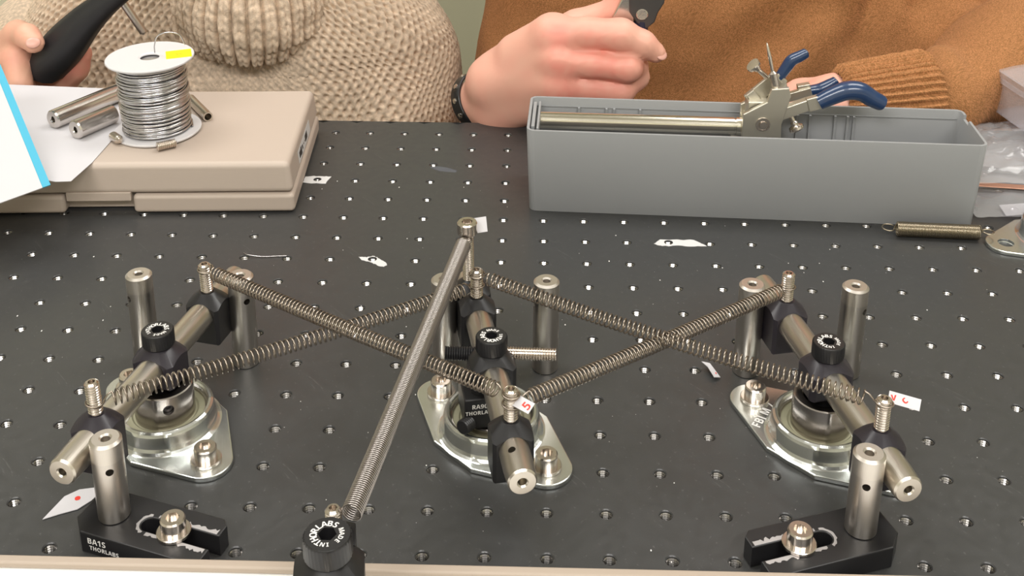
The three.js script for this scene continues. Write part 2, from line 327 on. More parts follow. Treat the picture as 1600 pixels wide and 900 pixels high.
// ------------------------------------------------------------------ posts
function postGeo(h) {
  const body = lathe([[0.01, 0], [5.9, 0], [6.35, 0.45], [6.35, h - 8.6], [6.25, h - 8.5], [6.25, h - 8.4]], 48);
  return body;
}
const cross = tr(cyl(1.6 * mm, 1.6 * mm, 11 * mm, 20).rotateX(Math.PI / 2), 0, 0, 2.5 * mm);
function post(name, x, y, z, h, holeTurn, label, group) {
  const t = thing(name, label, 'post', [x, y, z], 0, group);
  let solid = lathe([[0.01, 0.0], [5.9, 0], [6.35, 0.45], [6.35, h - 8.5], [0.01, h - 8.5]], 56);
  solid = csg(solid, tr(cross.clone(), 0, (h - 12) * mm, 0).rotateY(holeTurn), SUBTRACTION);
  part('shaft', solid, M.steel, t);
  part('top_band', lathe([[6.35, h - 8.5], [6.35, h - 1.0], [5.3, h], [2.6, h], [1.9, h - 0.7], [1.9, h - 6], [0.01, h - 6]], 56), M.steelBand, t);
  return t;
}
const POSTS = 'upright steel posts standing on the board';
post('post', -0.150, 0, -0.125, 50, -0.75, 'upright steel post behind the left rod, left one of its pair', POSTS);
post('post', -0.100, 0, -0.125, 50, 0.65, 'upright steel post right behind the left rod clamp, under the long crossing spring', POSTS);
post('post', 0.000, 0, -0.125, 50, -0.9, 'upright steel post beside the middle bearing, half hidden behind the tight diagonal spring', POSTS);
post('post', 0.050, 0, -0.125, 50, -1.3, 'upright steel post beside the middle rod, a side screw pointing at it', POSTS);
post('post', 0.150, 0, -0.125, 50, -0.55, 'upright steel post left of the far end of the right rod', POSTS);
post('post', 0.200, 0, -0.125, 50, 0.75, 'upright steel post right of the right bearing, behind the thumb screw', POSTS);
post('short_post', -0.1255, 0.010, -0.0082, 37.3, 0.42, 'short steel post on the black slotted base in front of the left bearing', 'short posts on slotted bases');
post('short_post', 0.1757, 0.010, -0.0086, 37.3, -0.28, 'short steel post on the black slotted base in front of the right bearing', 'short posts on slotted bases');

function postBase(x, z, turn, label, marked) {       // local +x runs from the post towards the slot end
  const t = thing('slotted_mount', label, 'mount', [x, 0, z], turn, 'black slotted post bases');
  const S = p => p.map(([a, b]) => [a * mm, b * mm]);
  const slot = [[46.5, 3.6], [17, 3.6]]; for (let k = 1; k < 10; k++) { const a = Math.PI / 2 + k / 10 * Math.PI; slot.push([17 + 3.6 * Math.cos(a), 3.6 * Math.sin(a)]); } slot.push([17, -3.6], [46.5, -3.6]);
  const out = [[46.5, -3.6], [46.5, -9.5], [43.5, -12.5], [-7, -12.5], [-13.5, -6], [-13.5, 6], [-7, 12.5], [43.5, 12.5], [46.5, 9.5], ...slot];
  part('body', slab(S(out), [], 0.010, 0.0005), M.anod, t);
  for (const s of [-1, 1]) {                          // metal worn bare along the slot, with ragged outlines
    const up = [], dn = []; for (let a = 18; a <= 45.4; a += 0.9) { const w = 0.9 + 1.5 * Math.abs(noise2(a * 0.35 + 9 * s + x * 90, 2)) * (a > 29 ? 1.5 : 0.7); up.push([a, s * 4.15]); dn.unshift([a, s * (4.2 + w)]); }
    part('worn_edge', flat(S(s > 0 ? [...up, ...dn] : [...up, ...dn].reverse()), 0.01003), M.worn, t);
  }
  const arc = [], arc2 = []; for (let k = 0; k <= 14; k++) { const a = (100 + k / 14 * 150) * D2R, w = 5.1 + 0.9 * Math.abs(noise2(k * 0.7, 5 + x * 40)); arc.push([17 + 4.3 * Math.cos(a), 4.3 * Math.sin(a)]); arc2.unshift([17 + w * Math.cos(a), w * Math.sin(a)]); }
  part('worn_edge', flat(S([...arc, ...arc2]), 0.01003), M.worn, t);
  if (marked) {
    const a = textFlat('BA1S', 0.0027), b = textFlat('THORLABS', 0.0020);
    part('lettering', merge([tr(a, 0.0004, 0.0066, 0), tr(b, 0.0036, 0.0033, 0)]), M.print, t, [0, 0, 0.01256]);
  }
  return t;
}
postBase(-0.1255, -0.0082, -17.8 * D2R, 'black slotted post base with white lettering carrying the left short post', true);
postBase(0.1757, -0.0086, (180 - 18.5) * D2R * 1 + 2 * 18.5 * D2R, 'black slotted post base carrying the right short post', false);
capScrew(-0.0985, 0.01, 0.0012, 'silver socket screw with washer in the slot of the left black post base', 'socket screws in the slotted bases', 0.3);
capScrew(0.1492, 0.01, 0.0006, 'silver socket screw with washer in the slot of the right black post base', 'socket screws in the slotted bases', 0.1);

// ------------------------------------------------------------------ flange bearings
const flangeOutline = (() => {
  const tip = s => { const l = []; for (let k = -7; k <= 7; k++) { const a = k / 7 * 62 * D2R; l.push([s * (35.4 + 11.6 * Math.cos(a)), s * 11.6 * Math.sin(a)]); } return l; };
  return [...tip(1), [13.5, 24.8], [-11.5, 24.8], ...tip(-1), [-13.5, -24.8], [11.5, -24.8]].map(p => [p[0] * mm, p[1] * mm]);
})();
const bolt = s => circlePts(s * 0.0354, 0, 0.0052, 24);
const flangeGeo = slab(flangeOutline, [bolt(1), bolt(-1), circlePts(0, 0, 0.0208, 48)], 0.0024, 0.0005, 2);
const cupGeo = lathe([[25.2, 2.3], [24.0, 2.6], [22.9, 3.5], [22.4, 5.0], [22.0, 10.6], [21.5, 11.9], [20.5, 12.6], [19.5, 12.4], [19.0, 11.7], [18.9, 6.0], [20.6, 1.0]], 80);
const sealGeo = lathe([[18.9, 8.6], [17.6, 9.0], [15.0, 9.0], [14.2, 8.4], [13.4, 8.4]], 64);
const outerRing = lathe([[18.9, 9.6], [17.9, 9.9], [17.7, 9.2]], 64);
function ringGeo(top, holeTurn) {
  const g = lathe([[9.0, 4], [13.4, 4], [13.4, top - 0.5], [12.9, top], [9.4, top], [9.0, top - 0.4], [9.0, 4]], 64);
  return holeTurn === null ? g : csg(g, tr(cyl(2.5 * mm, 2.5 * mm, 8 * mm, 24).rotateX(Math.PI / 2), 0, 18.2 * mm, 13 * mm).rotateY(holeTurn), SUBTRACTION);
}
function flangeBearing(x, z, turn, label, ringTop, holeTurn, group) {
  const t = thing('flange_bearing', label, 'bearing', [x, 0, z], turn, group);
  const h = part('housing', merge([flangeGeo, cupGeo]), M.zinc, t);
  part('seal', sealGeo, M.seal, h); part('outer_ring', outerRing, M.ring, h);
  part('inner_ring', ringGeo(ringTop, holeTurn), M.ring, t);
  if (holeTurn !== null) part('grub_screw', tr(lathe([[0.01, 0], [2.3, 0], [2.3, 1], [1.2, 1], [1.2, 0.2]], 20).rotateX(Math.PI / 2), 0, 0.0182, 0.0102).rotateY(holeTurn), M.gunmetal, t);
  return t;
}
const BEAR = 'zinc-plated flange bearings under the rods';
const CX = [-0.125, 0.025, 0.175], CZ = -0.075, ROD_Y = 0.0352, ANG = [-13.0, 11.5, 11.7];
const q45 = -45 * D2R;
flangeBearing(CX[0], CZ, q45, 'zinc flange bearing under the left rod', 24.5, 0.45 - q45, BEAR);
flangeBearing(CX[1], CZ, q45, 'zinc flange bearing under the middle rod, black clamp block set in it', 11.6, null, BEAR);
const rb = flangeBearing(CX[2], CZ, q45, 'zinc flange bearing under the right rod with white lettering on its flange', 24.5, 0.75 - q45, BEAR);
{ const g = textFlat('FBJ M 7', 0.0042); g.rotateX(-Math.PI / 2); g.rotateY(Math.PI / 2 + 0.25); part('lettering', tr(g, -0.0252, 0.00248, 0.0066).rotateY(0), M.print, rb); }
for (const [i, w] of [[0, 'left'], [1, 'middle'], [2, 'right']]) for (const s of [-1, 1]) if (!(i === 2 && s === 2))
  capScrew(CX[i] + s * 0.025, 0.0024, CZ + s * 0.025, `silver socket screw at the ${s < 0 ? 'far' : 'near'} tip of the ${w} bearing flange`, 'socket screws on the bearing flanges', 0.4 + i + s);

// ------------------------------------------------------------------ rods, clamps and pegs
const rodGroups = [];
function rodPoint(i, s, y = ROD_Y) { const a = ANG[i] * D2R; return V(CX[i] + Math.sin(a) * s, y, CZ + Math.cos(a) * s); }
function rodGeo(L) {      // along +z, centred
  const h = L / 2 / mm, e = [[6.35, h - 9.0], [6.0, h - 0.8], [5.3, h], [2.3, h], [1.75, h - 0.6], [1.75, h - 6], [0.01, h - 6]];
  return lathe([...e.slice().reverse().map(([r, y]) => [r, -y]), ...e], 56).rotateX(Math.PI / 2);
}
const ROD150 = rodGeo(0.150);
['left', 'middle', 'right'].forEach((w, i) => {
  const t = thing('steel_rod', `horizontal steel rod clamped above the ${w} bearing`, 'rod', [CX[i], ROD_Y, CZ], ANG[i] * D2R, 'horizontal rods on the bearings');
  let g = ROD150;
  const hole = tr(cyl(1.6 * mm, 1.6 * mm, 11 * mm, 20), 0, 2.5 * mm, 62.5 * mm).rotateZ([0.9, 0.35, -1.7][i]);
  g = csg(g, hole, SUBTRACTION);
  part('bar', g, M.rod, t);
});
function clampBody(wAcross, wAlong, top, bottom, rCyl, coneH, rTop) {      // origin on the rod axis, rod along z
  const turned = lathe([[0.01, bottom - 2], [rCyl, bottom - 2], [rCyl, top - coneH], [rTop + 0.4, top - 0.3], [rTop, top], [0.01, top]], 72);
  const block = tr(rbox(wAcross * mm, (top - bottom) * mm + 0.02, wAlong * mm, 0.0008, 3), 0, (top + bottom) / 2 * mm + 0.01, 0);
  let g = csg(turned, block, INTERSECTION);
  g = csg(g, cyl(6.42 * mm, 6.42 * mm, 0.05, 48).rotateX(Math.PI / 2), SUBTRACTION);
  return g;
}
const pegBody = clampBody(17.2, 15.5, 9.6, -15.5, 10.6, 6.2, 3.9);
const mainBody = clampBody(20.5, 17.5, 9.4, -8.2, 12.0, 6.2, 5.6);
function pegClamp(i, s, pegLen, label, mat, tilt = 0) {
  const p = rodPoint(i, s), t = thing('peg_clamp', label, 'clamp', p.toArray(), ANG[i] * D2R, 'black clamps with set screw pegs on the rods');
  part('body', pegBody, mat, t);
  if (pegLen) { const k = part('set_screw', setScrewGeo(pegLen, 2.2), M.screw, t, [0, 0.0095, 0]); k.rotation.z = tilt; }
  return t;
}
const PEG = 14.8;
pegClamp(0, 0.0495, PEG, 'black clamp with a set screw peg on the near end of the left rod', M.anodViolet, 0.03);
pegClamp(0, -0.045, PEG, 'black clamp with a set screw peg on the far end of the left rod', M.anod, 0.03);
pegClamp(1, 0.0485, PEG, 'black clamp with a set screw peg on the near end of the middle rod', M.anod);
pegClamp(1, -0.0440, PEG, 'black clamp with a set screw peg on the far end of the middle rod', M.anod);
pegClamp(2, 0.050, PEG, 'black clamp with a set screw peg on the near end of the right rod', M.anodViolet);
pegClamp(2, -0.0455, PEG, 'black clamp with a set screw peg on the far end of the right rod', M.anodViolet);
const tallBase = rodPoint(1, -0.0605);
{ // second clamp at the far end of the middle rod with the tall cap screw
  const t = pegClamp(1, -0.0605, 0, 'black clamp at the far end of the middle rod holding a tall cap screw', M.anod);
  const k = part('tall_screw', merge([shankGeo(26), capHeadGeo]), M.screw, t, [-0.002, 0.0352, 0]); k.rotation.z = 0.02;
}
const knobGeo = (() => {
  const pts = []; const n = 72, ys = [[0, 6.9], [0.4, 7.2], [6.6, 7.2], [7.2, 6.6]];
  const g = gridMesh(range(0, n - 1, n - 1), ys.map((_, k) => k), (u, k) => { const a = u / n * 2 * Math.PI, r = (ys[k][1] - ((k === 1 || k === 2) && u % 2 ? 0.22 : 0)) * mm; return [r * Math.cos(a), ys[k][0] * mm, -r * Math.sin(a)]; }, true);
  return merge([g, flat(circlePts(0, 0, 6.9 * mm, 40), 0), ...hexTop(6.6, 2.75, 7.2, 4.5)]);
})();
function knob(parent, y, turn, worn) {
  const k = part('thumb_screw', knobGeo, M.anod, parent, [0, y, 0]); k.rotation.y = turn;
  part('lettering', tr(merge([ringText('THORLABS', 4.05 * mm, 2.1 * mm, 1.55, 0.44), ringText('MADE IN', 4.2 * mm, 1.5 * mm, 1.55 - 3.75, 0.36)]), 0, 0.00723, 0), M.print, k);
  return k;
}
['left', 'middle', 'right'].forEach((w, i) => {
  const t = thing('rod_clamp', `black clamp with lettered thumb screw at the centre of the ${w} rod`, 'clamp', [CX[i], ROD_Y, CZ], ANG[i] * D2R, 'thumb screw clamps on the rods');
  part('body', mainBody, i === 1 ? M.anod : M.anodViolet, t);
  knob(t, 0.0097, [0.35, 2.4, 0.9][i]);
  if (i !== 1) part('spindle', tr(cyl(6.4 * mm, 6.4 * mm, 22.5 * mm, 40), 0, (-8.2 - 11.2) * mm, 0), M.anod, t);
  else {
    part('lower_block', tr(rbox(24 * mm, 15.6 * mm, 21 * mm, 0.0008, 2), -2 * mm, -15.4 * mm, 1 * mm), M.anod, t);
    const s = part('lower_thumb_screw', lathe([[0.01, 0], ...threadProfile(3.4, 0.5, 1.2, 0, 6), [0.01, 6]], 24), M.anod, t, [-11.5 * mm, -19.5 * mm, 11 * mm]); s.rotation.set(1.35, 0, 0.75);
    const l = merge([tr(textFlat('RA90', 0.0022), 0, 0.0016, 0), tr(textFlat('THORLABS', 0.0019), 0, -0.0016, 0)]); l.rotateY(0);
    part('lettering', l, M.print, t, [-7 * mm, -13.0 * mm, 11.53 * mm]);
    const side = part('side_screw', placeAlong(lathe([[0.01, 0], ...threadProfile(3, 0.55, 1.2, 0, 26), [0.01, 26]], 24), V(0.004, 0.0045, -0.004), V(0.03, 0.0045, 0.0018)), M.screw, t);
    part('side_plug', placeAlong(lathe([[0.01, 0], ...threadProfile(3.2, 0.45, 1.1, 0, 16), [0.01, 16]], 24), V(-0.004, 0.0028, -0.007), V(-0.03, 0.0028, -0.0125)), M.anod, t);
  }
});

// ------------------------------------------------------------------ springs
function spring(name, label, pegA, pegB, o) {
  const { od = 7.0, wire = 0.85, pitch = 2.2, gapA = 7, gapB = 7, sag = 0, mat = M.spring, group = 'coil springs between the pegs', seg = 18, loopA = true, loopB = true, rad = 6 } = o;
  const t = thing(name, label, 'spring', [0, 0, 0], 0, group);
  const d = pegB.clone().sub(pegA), L = d.length(); d.normalize();
  const S = pegA.clone().addScaledVector(d, gapA * mm), E = pegB.clone().addScaledVector(d, -gapB * mm), l = E.distanceTo(S);
  const up = V(0, 1, 0), n = up.clone().sub(d.clone().multiplyScalar(up.dot(d))).normalize(), b = V(0, 0, 0).crossVectors(d, n);
  const turns = Math.round(l / (pitch * mm)), N = turns * seg, R = (od - wire) / 2 * mm, pts = [];
  for (let i = 0; i <= N; i++) {
    const a = i / seg * 2 * Math.PI, f = i / N, p = S.clone().addScaledVector(d, f * l); p.y -= sag * 4 * f * (1 - f);
    pts.push(p.addScaledVector(n, R * Math.cos(a)).addScaledVector(b, R * Math.sin(a)));
  }
  part('coil', tube(pts, wire / 2 * mm, rad), mat, t);
  const hook = (from, peg, dir) => {                 // wire runs out of the last turn and loops round the peg
    const q = [from.clone()], c = peg.clone(), r = 3.55 * mm, side = V(-dir.z, 0, dir.x).normalize();
    const start = c.clone().addScaledVector(dir, -r);
    q.push(from.clone().lerp(start, 0.45).add(V(0, 0.0006, 0)));
    for (let k = 0; k <= 22; k++) { const a = Math.PI + k / 22 * 2 * Math.PI * 0.93; q.push(c.clone().addScaledVector(dir, r * Math.cos(a)).addScaledVector(side, r * Math.sin(a)).add(V(0, 0.0012 * k / 22, 0))); }
    return tube(new THREE.CatmullRomCurve3(q).getPoints(70), wire / 2 * mm, 6);
  };
  if (loopA) part('hook', hook(pts[0], pegA, d.clone().negate()), mat, t);
  if (loopB) part('hook', hook(pts[N], pegB, d), mat, t);
  return t;
}
const peg = (i, s, y) => rodPoint(i, s, y);
spring('coil_spring', 'stretched spring linking the left rod far peg to the middle rod near peg', peg(0, -0.045, 0.0562), peg(1, 0.0485, 0.0560), { pitch: 2.0, gapA: 6, gapB: 7, sag: 0.0005 });
spring('coil_spring', 'stretched spring linking the left rod near peg to the middle rod far peg', peg(0, 0.0495, 0.0492), peg(1, -0.044, 0.0500), { pitch: 2.35, gapA: 7, gapB: 6, sag: 0.001 });
spring('coil_spring', 'stretched spring linking the middle rod far peg to the right rod near peg', peg(1, -0.044, 0.0562), peg(2, 0.050, 0.0565), { pitch: 2.35, gapA: 7, gapB: 8, sag: 0.002 });
spring('coil_spring', 'stretched spring linking the middle rod near peg to the right rod far peg', peg(1, 0.0485, 0.0515), peg(2, -0.0455, 0.0512), { pitch: 1.95, gapA: 9, gapB: 5, sag: 0.0005 });

// the near clamp, mostly below the frame, that holds the end of the long tight spring
const TALL_TOP = tallBase.clone().add(V(-0.002, 0.0335, 0));
const NEAR = V(-0.0255, 0.0578, 0.0425);
spring('tight_spring', 'long tightly wound spring running diagonally from the tall cap screw to the near clamp', V(TALL_TOP.x - 0.0012, 0.0672, TALL_TOP.z + 0.004), V(-0.0205, 0.0565, 0.0425), { od: 7.9, wire: 0.74, pitch: 0.95, gapA: 2.5, gapB: 2, mat: M.springTight, seg: 14, rad: 5, group: 'tight spring', loopA: true, loopB: false });
{
  const t = thing('near_clamp', 'black clamp with lettered thumb screw in front of the beige strip holding the tight spring', 'clamp', [-0.0262, 0.0400, 0.0540], 8 * D2R);
  part('body', mainBody, M.anod, t); knob(t, 0.0098, 0.9); t.scale.setScalar(1.18);
  const r = thing('near_rod', 'steel rod reaching from the near clamp over the white bench', 'rod', [-0.0262, 0.0400, 0.0540], 8 * D2R);
  part('bar', tr(rodGeo(0.100), 0, 0, 0.033), M.rod, r);
  const q = thing('near_peg_clamp', 'black clamp with a set screw peg just behind the near thumb screw', 'clamp', [-0.0262 - Math.sin(8 * D2R) * 0.0145 + 0.0015, 0.0400, 0.0540 - 0.0145], 8 * D2R);
  part('body', clampBody(15, 11, 8.6, -13, 9.5, 3, 3.6), M.anod, q); part('set_screw', setScrewGeo(9.5, 2), M.screw, q, [0, 0.0086, 0]);
  const p = thing('near_post', 'steel post on the white bench carrying the near rod', 'post', [-0.0262 + Math.sin(8 * D2R) * 0.068 + 0.0135, -BOARD_T, 0.0540 + 0.068], 0);
  part('shaft', lathe([[0.01, 0], [15, 0], [15, 4], [6.35, 4], [6.35, 66], [5.5, 67], [0.01, 67]], 40), M.steel, p);
  const c = part('cross_clamp', tr(rbox(0.03, 0.016, 0.018, 0.001), -0.006, 0.0527, 0), M.anod, p); c.rotation.y = 8 * D2R;
}

// ------------------------------------------------------------------ paper scraps and tape on the board and pegs
function scrap(name, label, category, pts, y, t, mat, group, lift) {
  const g = slab(pts, [], t, 0); const p = g.attributes.position;
  if (lift) for (let i = 0; i < p.count; i++) p.setY(i, p.getY(i) + lift(p.getX(i), p.getZ(i)));
  g.computeVertexNormals();
  let cx = 0, cz = 0; for (const q of pts) { cx += q[0] / pts.length; cz += q[1] / pts.length; }
  g.translate(-cx, 0, -cz); return single(name, label, category, g, mat, [cx, y, cz], 0, group);
}
function redMark(parent, str, size, pos, turn) { const g = textFlat(str, size); g.rotateX(-Math.PI / 2); const m = part('red_mark', g, M.red, parent, pos); m.rotation.y = turn; return m; }
const SC = 'torn paper tags with red marks';
{
  const s = scrap('paper_tag', 'torn white paper tag with a red mark beside the left short post', 'tag', [[-0.1588, -0.0148], [-0.1548, -0.0282], [-0.1500, -0.0325], [-0.1440, -0.0338], [-0.1405, -0.0310], [-0.1425, -0.0262], [-0.1465, -0.0210], [-0.1530, -0.0180]], 0.0003, 0.0003, M.paper, SC);
  redMark(s, '•', 0.006, [0.000, 0.00036, -0.0015], 0.4);
  const b = scrap('paper_tag', 'small curled white tag with a red mark behind the right bearing flange', 'tag', [[0.1280, -0.1262], [0.1325, -0.1275], [0.1365, -0.1185], [0.1330, -0.1165], [0.1308, -0.1235]], 0.0006, 0.0003, M.paper, SC, (x, z) => Math.max(0, 0.0035 * ((0.1365 - x) / 0.0085)));
  redMark(b, '•', 0.0045, [0.0018, 0.0012, 0.002], 0.3);
}
{ // tags wrapped on the pegs
  const tagAt = (label, x, y, z, w, d, rx, ry, rz, marks) => {
    const t = thing('peg_tag', label, 'tag', [x, y, z], 0, SC); t.rotation.set(rx, ry, rz, 'YXZ');
    part('paper', rbox(w, 0.00025, d, 0.0001, 1), M.paper, t);
    for (const [str, size, mx, mz, tu] of marks) redMark(t, str, size, [mx, 0.0002, mz], tu);
  };
  const a = peg(1, 0.0485, 0.0565), b = peg(2, 0.05, 0.0575);
  tagAt('white tag with a red numeral 5 on the near peg of the middle rod', a.x + 0.0052, a.y - 0.0022, a.z + 0.0032, 0.0078, 0.0052, 0.45, -0.62, -0.12, [['5', 0.0036, 0.0014, 0, 1.4]]);
  tagAt('long white tag with two red marks beside the near peg of the right rod', b.x + 0.0088, b.y - 0.0010, b.z - 0.0022, 0.0125, 0.0050, 0.6, -0.42, -0.05, [['v', 0.0030, -0.0042, 0, 0.2], ['c', 0.0030, 0.0002, 0, 0.9]]);
  tagAt('blank cream tag behind the head of the tall cap screw', TALL_TOP.x + 0.0064, TALL_TOP.y + 0.0035, TALL_TOP.z - 0.004, 0.0062, 0.0075, 0.9, 0.2, 0.4, []);
}
{
  const TP = 'torn white tape scraps stuck over holes';
  const ragged = (list, seedN) => { const o = []; for (let i = 0; i < list.length; i++) { const a = list[i], b = list[(i + 1) % list.length]; for (let k = 0; k < 5; k++) { const f = k / 5; o.push([a[0] + (b[0] - a[0]) * f + 0.0005 * noise2(i * 3 + f * 6, seedN), a[1] + (b[1] - a[1]) * f + 0.0006 * noise2(i * 3 + f * 6, seedN + 9)]); } } return o; };
  const stick = (label, list, hole, n, cat = 'tape') => {
    const pts = ragged(list, n), g = slab(pts, hole ? [circlePts(hole[0], hole[1], 0.0027, 16).reverse()] : [], 0.00018, 0);
    single('tape_scrap', label, cat, g, M.tape, [0, 0.0001, 0], 0, TP);
  };
  stick('bright torn scrap of white tape around a hole behind the left springs', [[-0.0585, -0.2275], [-0.0535, -0.2268], [-0.0500, -0.2290], [-0.0470, -0.2265], [-0.0425, -0.2225], [-0.0405, -0.2190], [-0.0425, -0.2170], [-0.0465, -0.2185], [-0.0500, -0.2215], [-0.0555, -0.2235]], [-0.05, -0.2252], 3);
  stick('crumpled grey tape strip in front of the grey bin', [[0.1160, -0.2480], [0.1200, -0.2530], [0.1300, -0.2530], [0.1405, -0.2535], [0.1440, -0.2500], [0.1475, -0.2465], [0.1380, -0.2455], [0.1290, -0.2465], [0.1210, -0.2455]], [0.125, -0.2500], 11);
  stick('pale tape scrap poking out beside the beige case', [[-0.1090, -0.3200], [-0.1090, -0.3290], [-0.0995, -0.3300], [-0.0915, -0.3295], [-0.0935, -0.3190]], [-0.10, -0.325], 17);
  single('smudge', 'faint blue grey smear on the black board behind the tall cap screw', 'smudge', flat(ragged([[-0.0270, -0.3460], [-0.0200, -0.3475], [-0.0080, -0.3420], [-0.0090, -0.3385], [-0.0200, -0.3400]], 23), 0), std({ color: lin(0.075, 0.08, 0.092), roughness: 0.5, bumpMap: grain, bumpScale: 0.0002 }), [0, 0.00006, 0]);
  single('wire_offcut', 'thin bright wire offcut lying between two holes behind the left rod', 'wire', tube(curvePts([[-0.1262, 0.0006, -0.2290], [-0.1235, 0.0012, -0.2262], [-0.115, 0.0008, -0.2250], [-0.1050, 0.0006, -0.2262], [-0.1005, 0.0005, -0.2268]], 30), 0.00032, 5), M.wire);
  const dust = []; for (let i = 0; i < 150; i++) { const x = -0.28 + rnd() * 0.62, z = 0.005 - rnd() * 0.33, r = 0.00012 + 0.00030 * Math.pow(rnd(), 3); dust.push(tr(new THREE.IcosahedronGeometry(r, 0).scale(1, 0.5, 1 + rnd()), x, r * 0.4, z)); }
  const d = single('dust', 'white dust specks scattered over the black board', 'dust', merge(dust), M.print); d.userData.kind = 'stuff';
}

// ------------------------------------------------------------------ beige case and the things on it
const CASE_TURN = 2.95 * D2R, CASE_T = 0.0338;
{
  const W = 0.270, D = 0.123, cx = -0.1058 - W / 2 * Math.cos(CASE_TURN) - D / 2 * Math.sin(CASE_TURN), cz = -0.2788 + W / 2 * Math.sin(CASE_TURN) - D / 2 * Math.cos(CASE_TURN);
  const t = thing('plastic_case', 'flat beige plastic case under the wire spool', 'case', [cx, 0, cz], CASE_TURN);
  const drafted = (w, h, d, r, k) => { const g = rbox(w, h, d, r, 4), p = g.attributes.position; for (let i = 0; i < p.count; i++) { const f = (p.getY(i) + h / 2) / h * k; p.setX(i, p.getX(i) * (1 - f / w * 2)); p.setZ(i, p.getZ(i) * (1 - f / d * 2)); } g.computeVertexNormals(); return g; };
  const base = (x0, x1) => tr(rbox(x1 - x0, 0.0125, D, 0.0028, 3), (x0 + x1) / 2 - W / 2, 0.00625 + 0.0008, 0);
  part('base', merge([base(0, 0.128), base(0.170, W), tr(rbox(0.06, 0.0115, D - 0.010, 0.001), 0.149 - W / 2, 0.0069, -0.003)]), M.caseP, t);
  part('lid', tr(drafted(W - 0.0008, CASE_T - 0.0140, D - 0.0008, 0.0036, 0.0022), 0, (CASE_T + 0.0140) / 2, 0), M.caseP, t);
  part('latch', tr(rbox(0.040, 0.006, 0.004, 0.0006), 0.149 - W / 2, 0.0122, D / 2 - 0.0025), M.caseP, t);
  const st = part('sticker', rbox(0.0002, 0.0085, 0.052, 0.0001, 1), M.tape, t, [W / 2 - 0.00125, 0.0222, 0.003]); st.rotation.z = 0.105;
  const bars = []; for (const [z, w, h] of [[0.019, 0.006, 0.004], [0.014, 0.004, 0.0055], [0.0085, 0.003, 0.003], [-0.008, 0.009, 0.0045], [0.003, 0.002, 0.001], [-0.001, 0.002, 0.001]]) bars.push(tr(new THREE.BoxGeometry(0.0001, h, w), 0.00015, 0, z));
  part('sticker_print', merge(bars), M.gunmetal, st);
  for (const [x, z] of [[-0.11, 0.05], [0.11, 0.05], [-0.11, -0.05], [0.11, -0.05]]) part('foot', tr(cyl(0.004, 0.004, 0.0012, 16), x, 0.0006, z), M.rubber, t);
}
const CT = CASE_T;
{ // white sheet on the case
  const pts = [[-0.335, -0.399], [-0.2500, -0.3935], [-0.2280, -0.330], [-0.2285, -0.3065], [-0.2295, -0.2760], [-0.2330, -0.2510], [-0.2420, -0.2500], [-0.262, -0.2560], [-0.3300, -0.2900]];
  const g = slab(pts, [], 0.00025, 0); 
  single('paper_sheet', 'white paper sheet lying on the beige case under two steel rods', 'paper', g, M.paper, [0, CT + 0.0003, 0]);
}
{ // folded white card with a cyan edge leaning across the corner of the case
  const t = thing('folded_card', 'large white card with a bright cyan edge leaning on the beige case', 'card', [-0.30, 0, -0.27]);
  const A = V(-0.2405, 0.0372, -0.2395), B = V(-0.3060, 0.0760, -0.3325), C = V(-0.2585, 0.0395, -0.2125), Dp = V(-0.420, 0.094, -0.30);
  const o = t.position, quad = (a, b, c, d, th) => {
    const nrm = b.clone().sub(a).cross(d.clone().sub(a)).normalize().multiplyScalar(th), P = [a, b, c, d].flatMap(p => [p.clone().sub(o), p.clone().sub(o).add(nrm)]);
    const g = new THREE.BufferGeometry(); g.setAttribute('position', new THREE.Float32BufferAttribute(P.flatMap(p => p.toArray()), 3));
    g.setIndex([0, 2, 4, 0, 4, 6, 1, 5, 3, 1, 7, 5, 0, 1, 3, 0, 3, 2, 2, 3, 5, 2, 5, 4, 4, 5, 7, 4, 7, 6, 6, 7, 1, 6, 1, 0]); return toCreasedNormals(g, 0.3);
  };
  const A2 = A.clone().lerp(C, 0.16), B2 = B.clone().lerp(Dp, 0.04);
  part('sheet', quad(A2, B2, Dp, C.clone().add(V(-0.03, -0.002, 0.03)), 0.0006), M.paper, t);
  part('cyan_edge', quad(A, B, B2, A2, 0.0007), M.cyan, t);
}
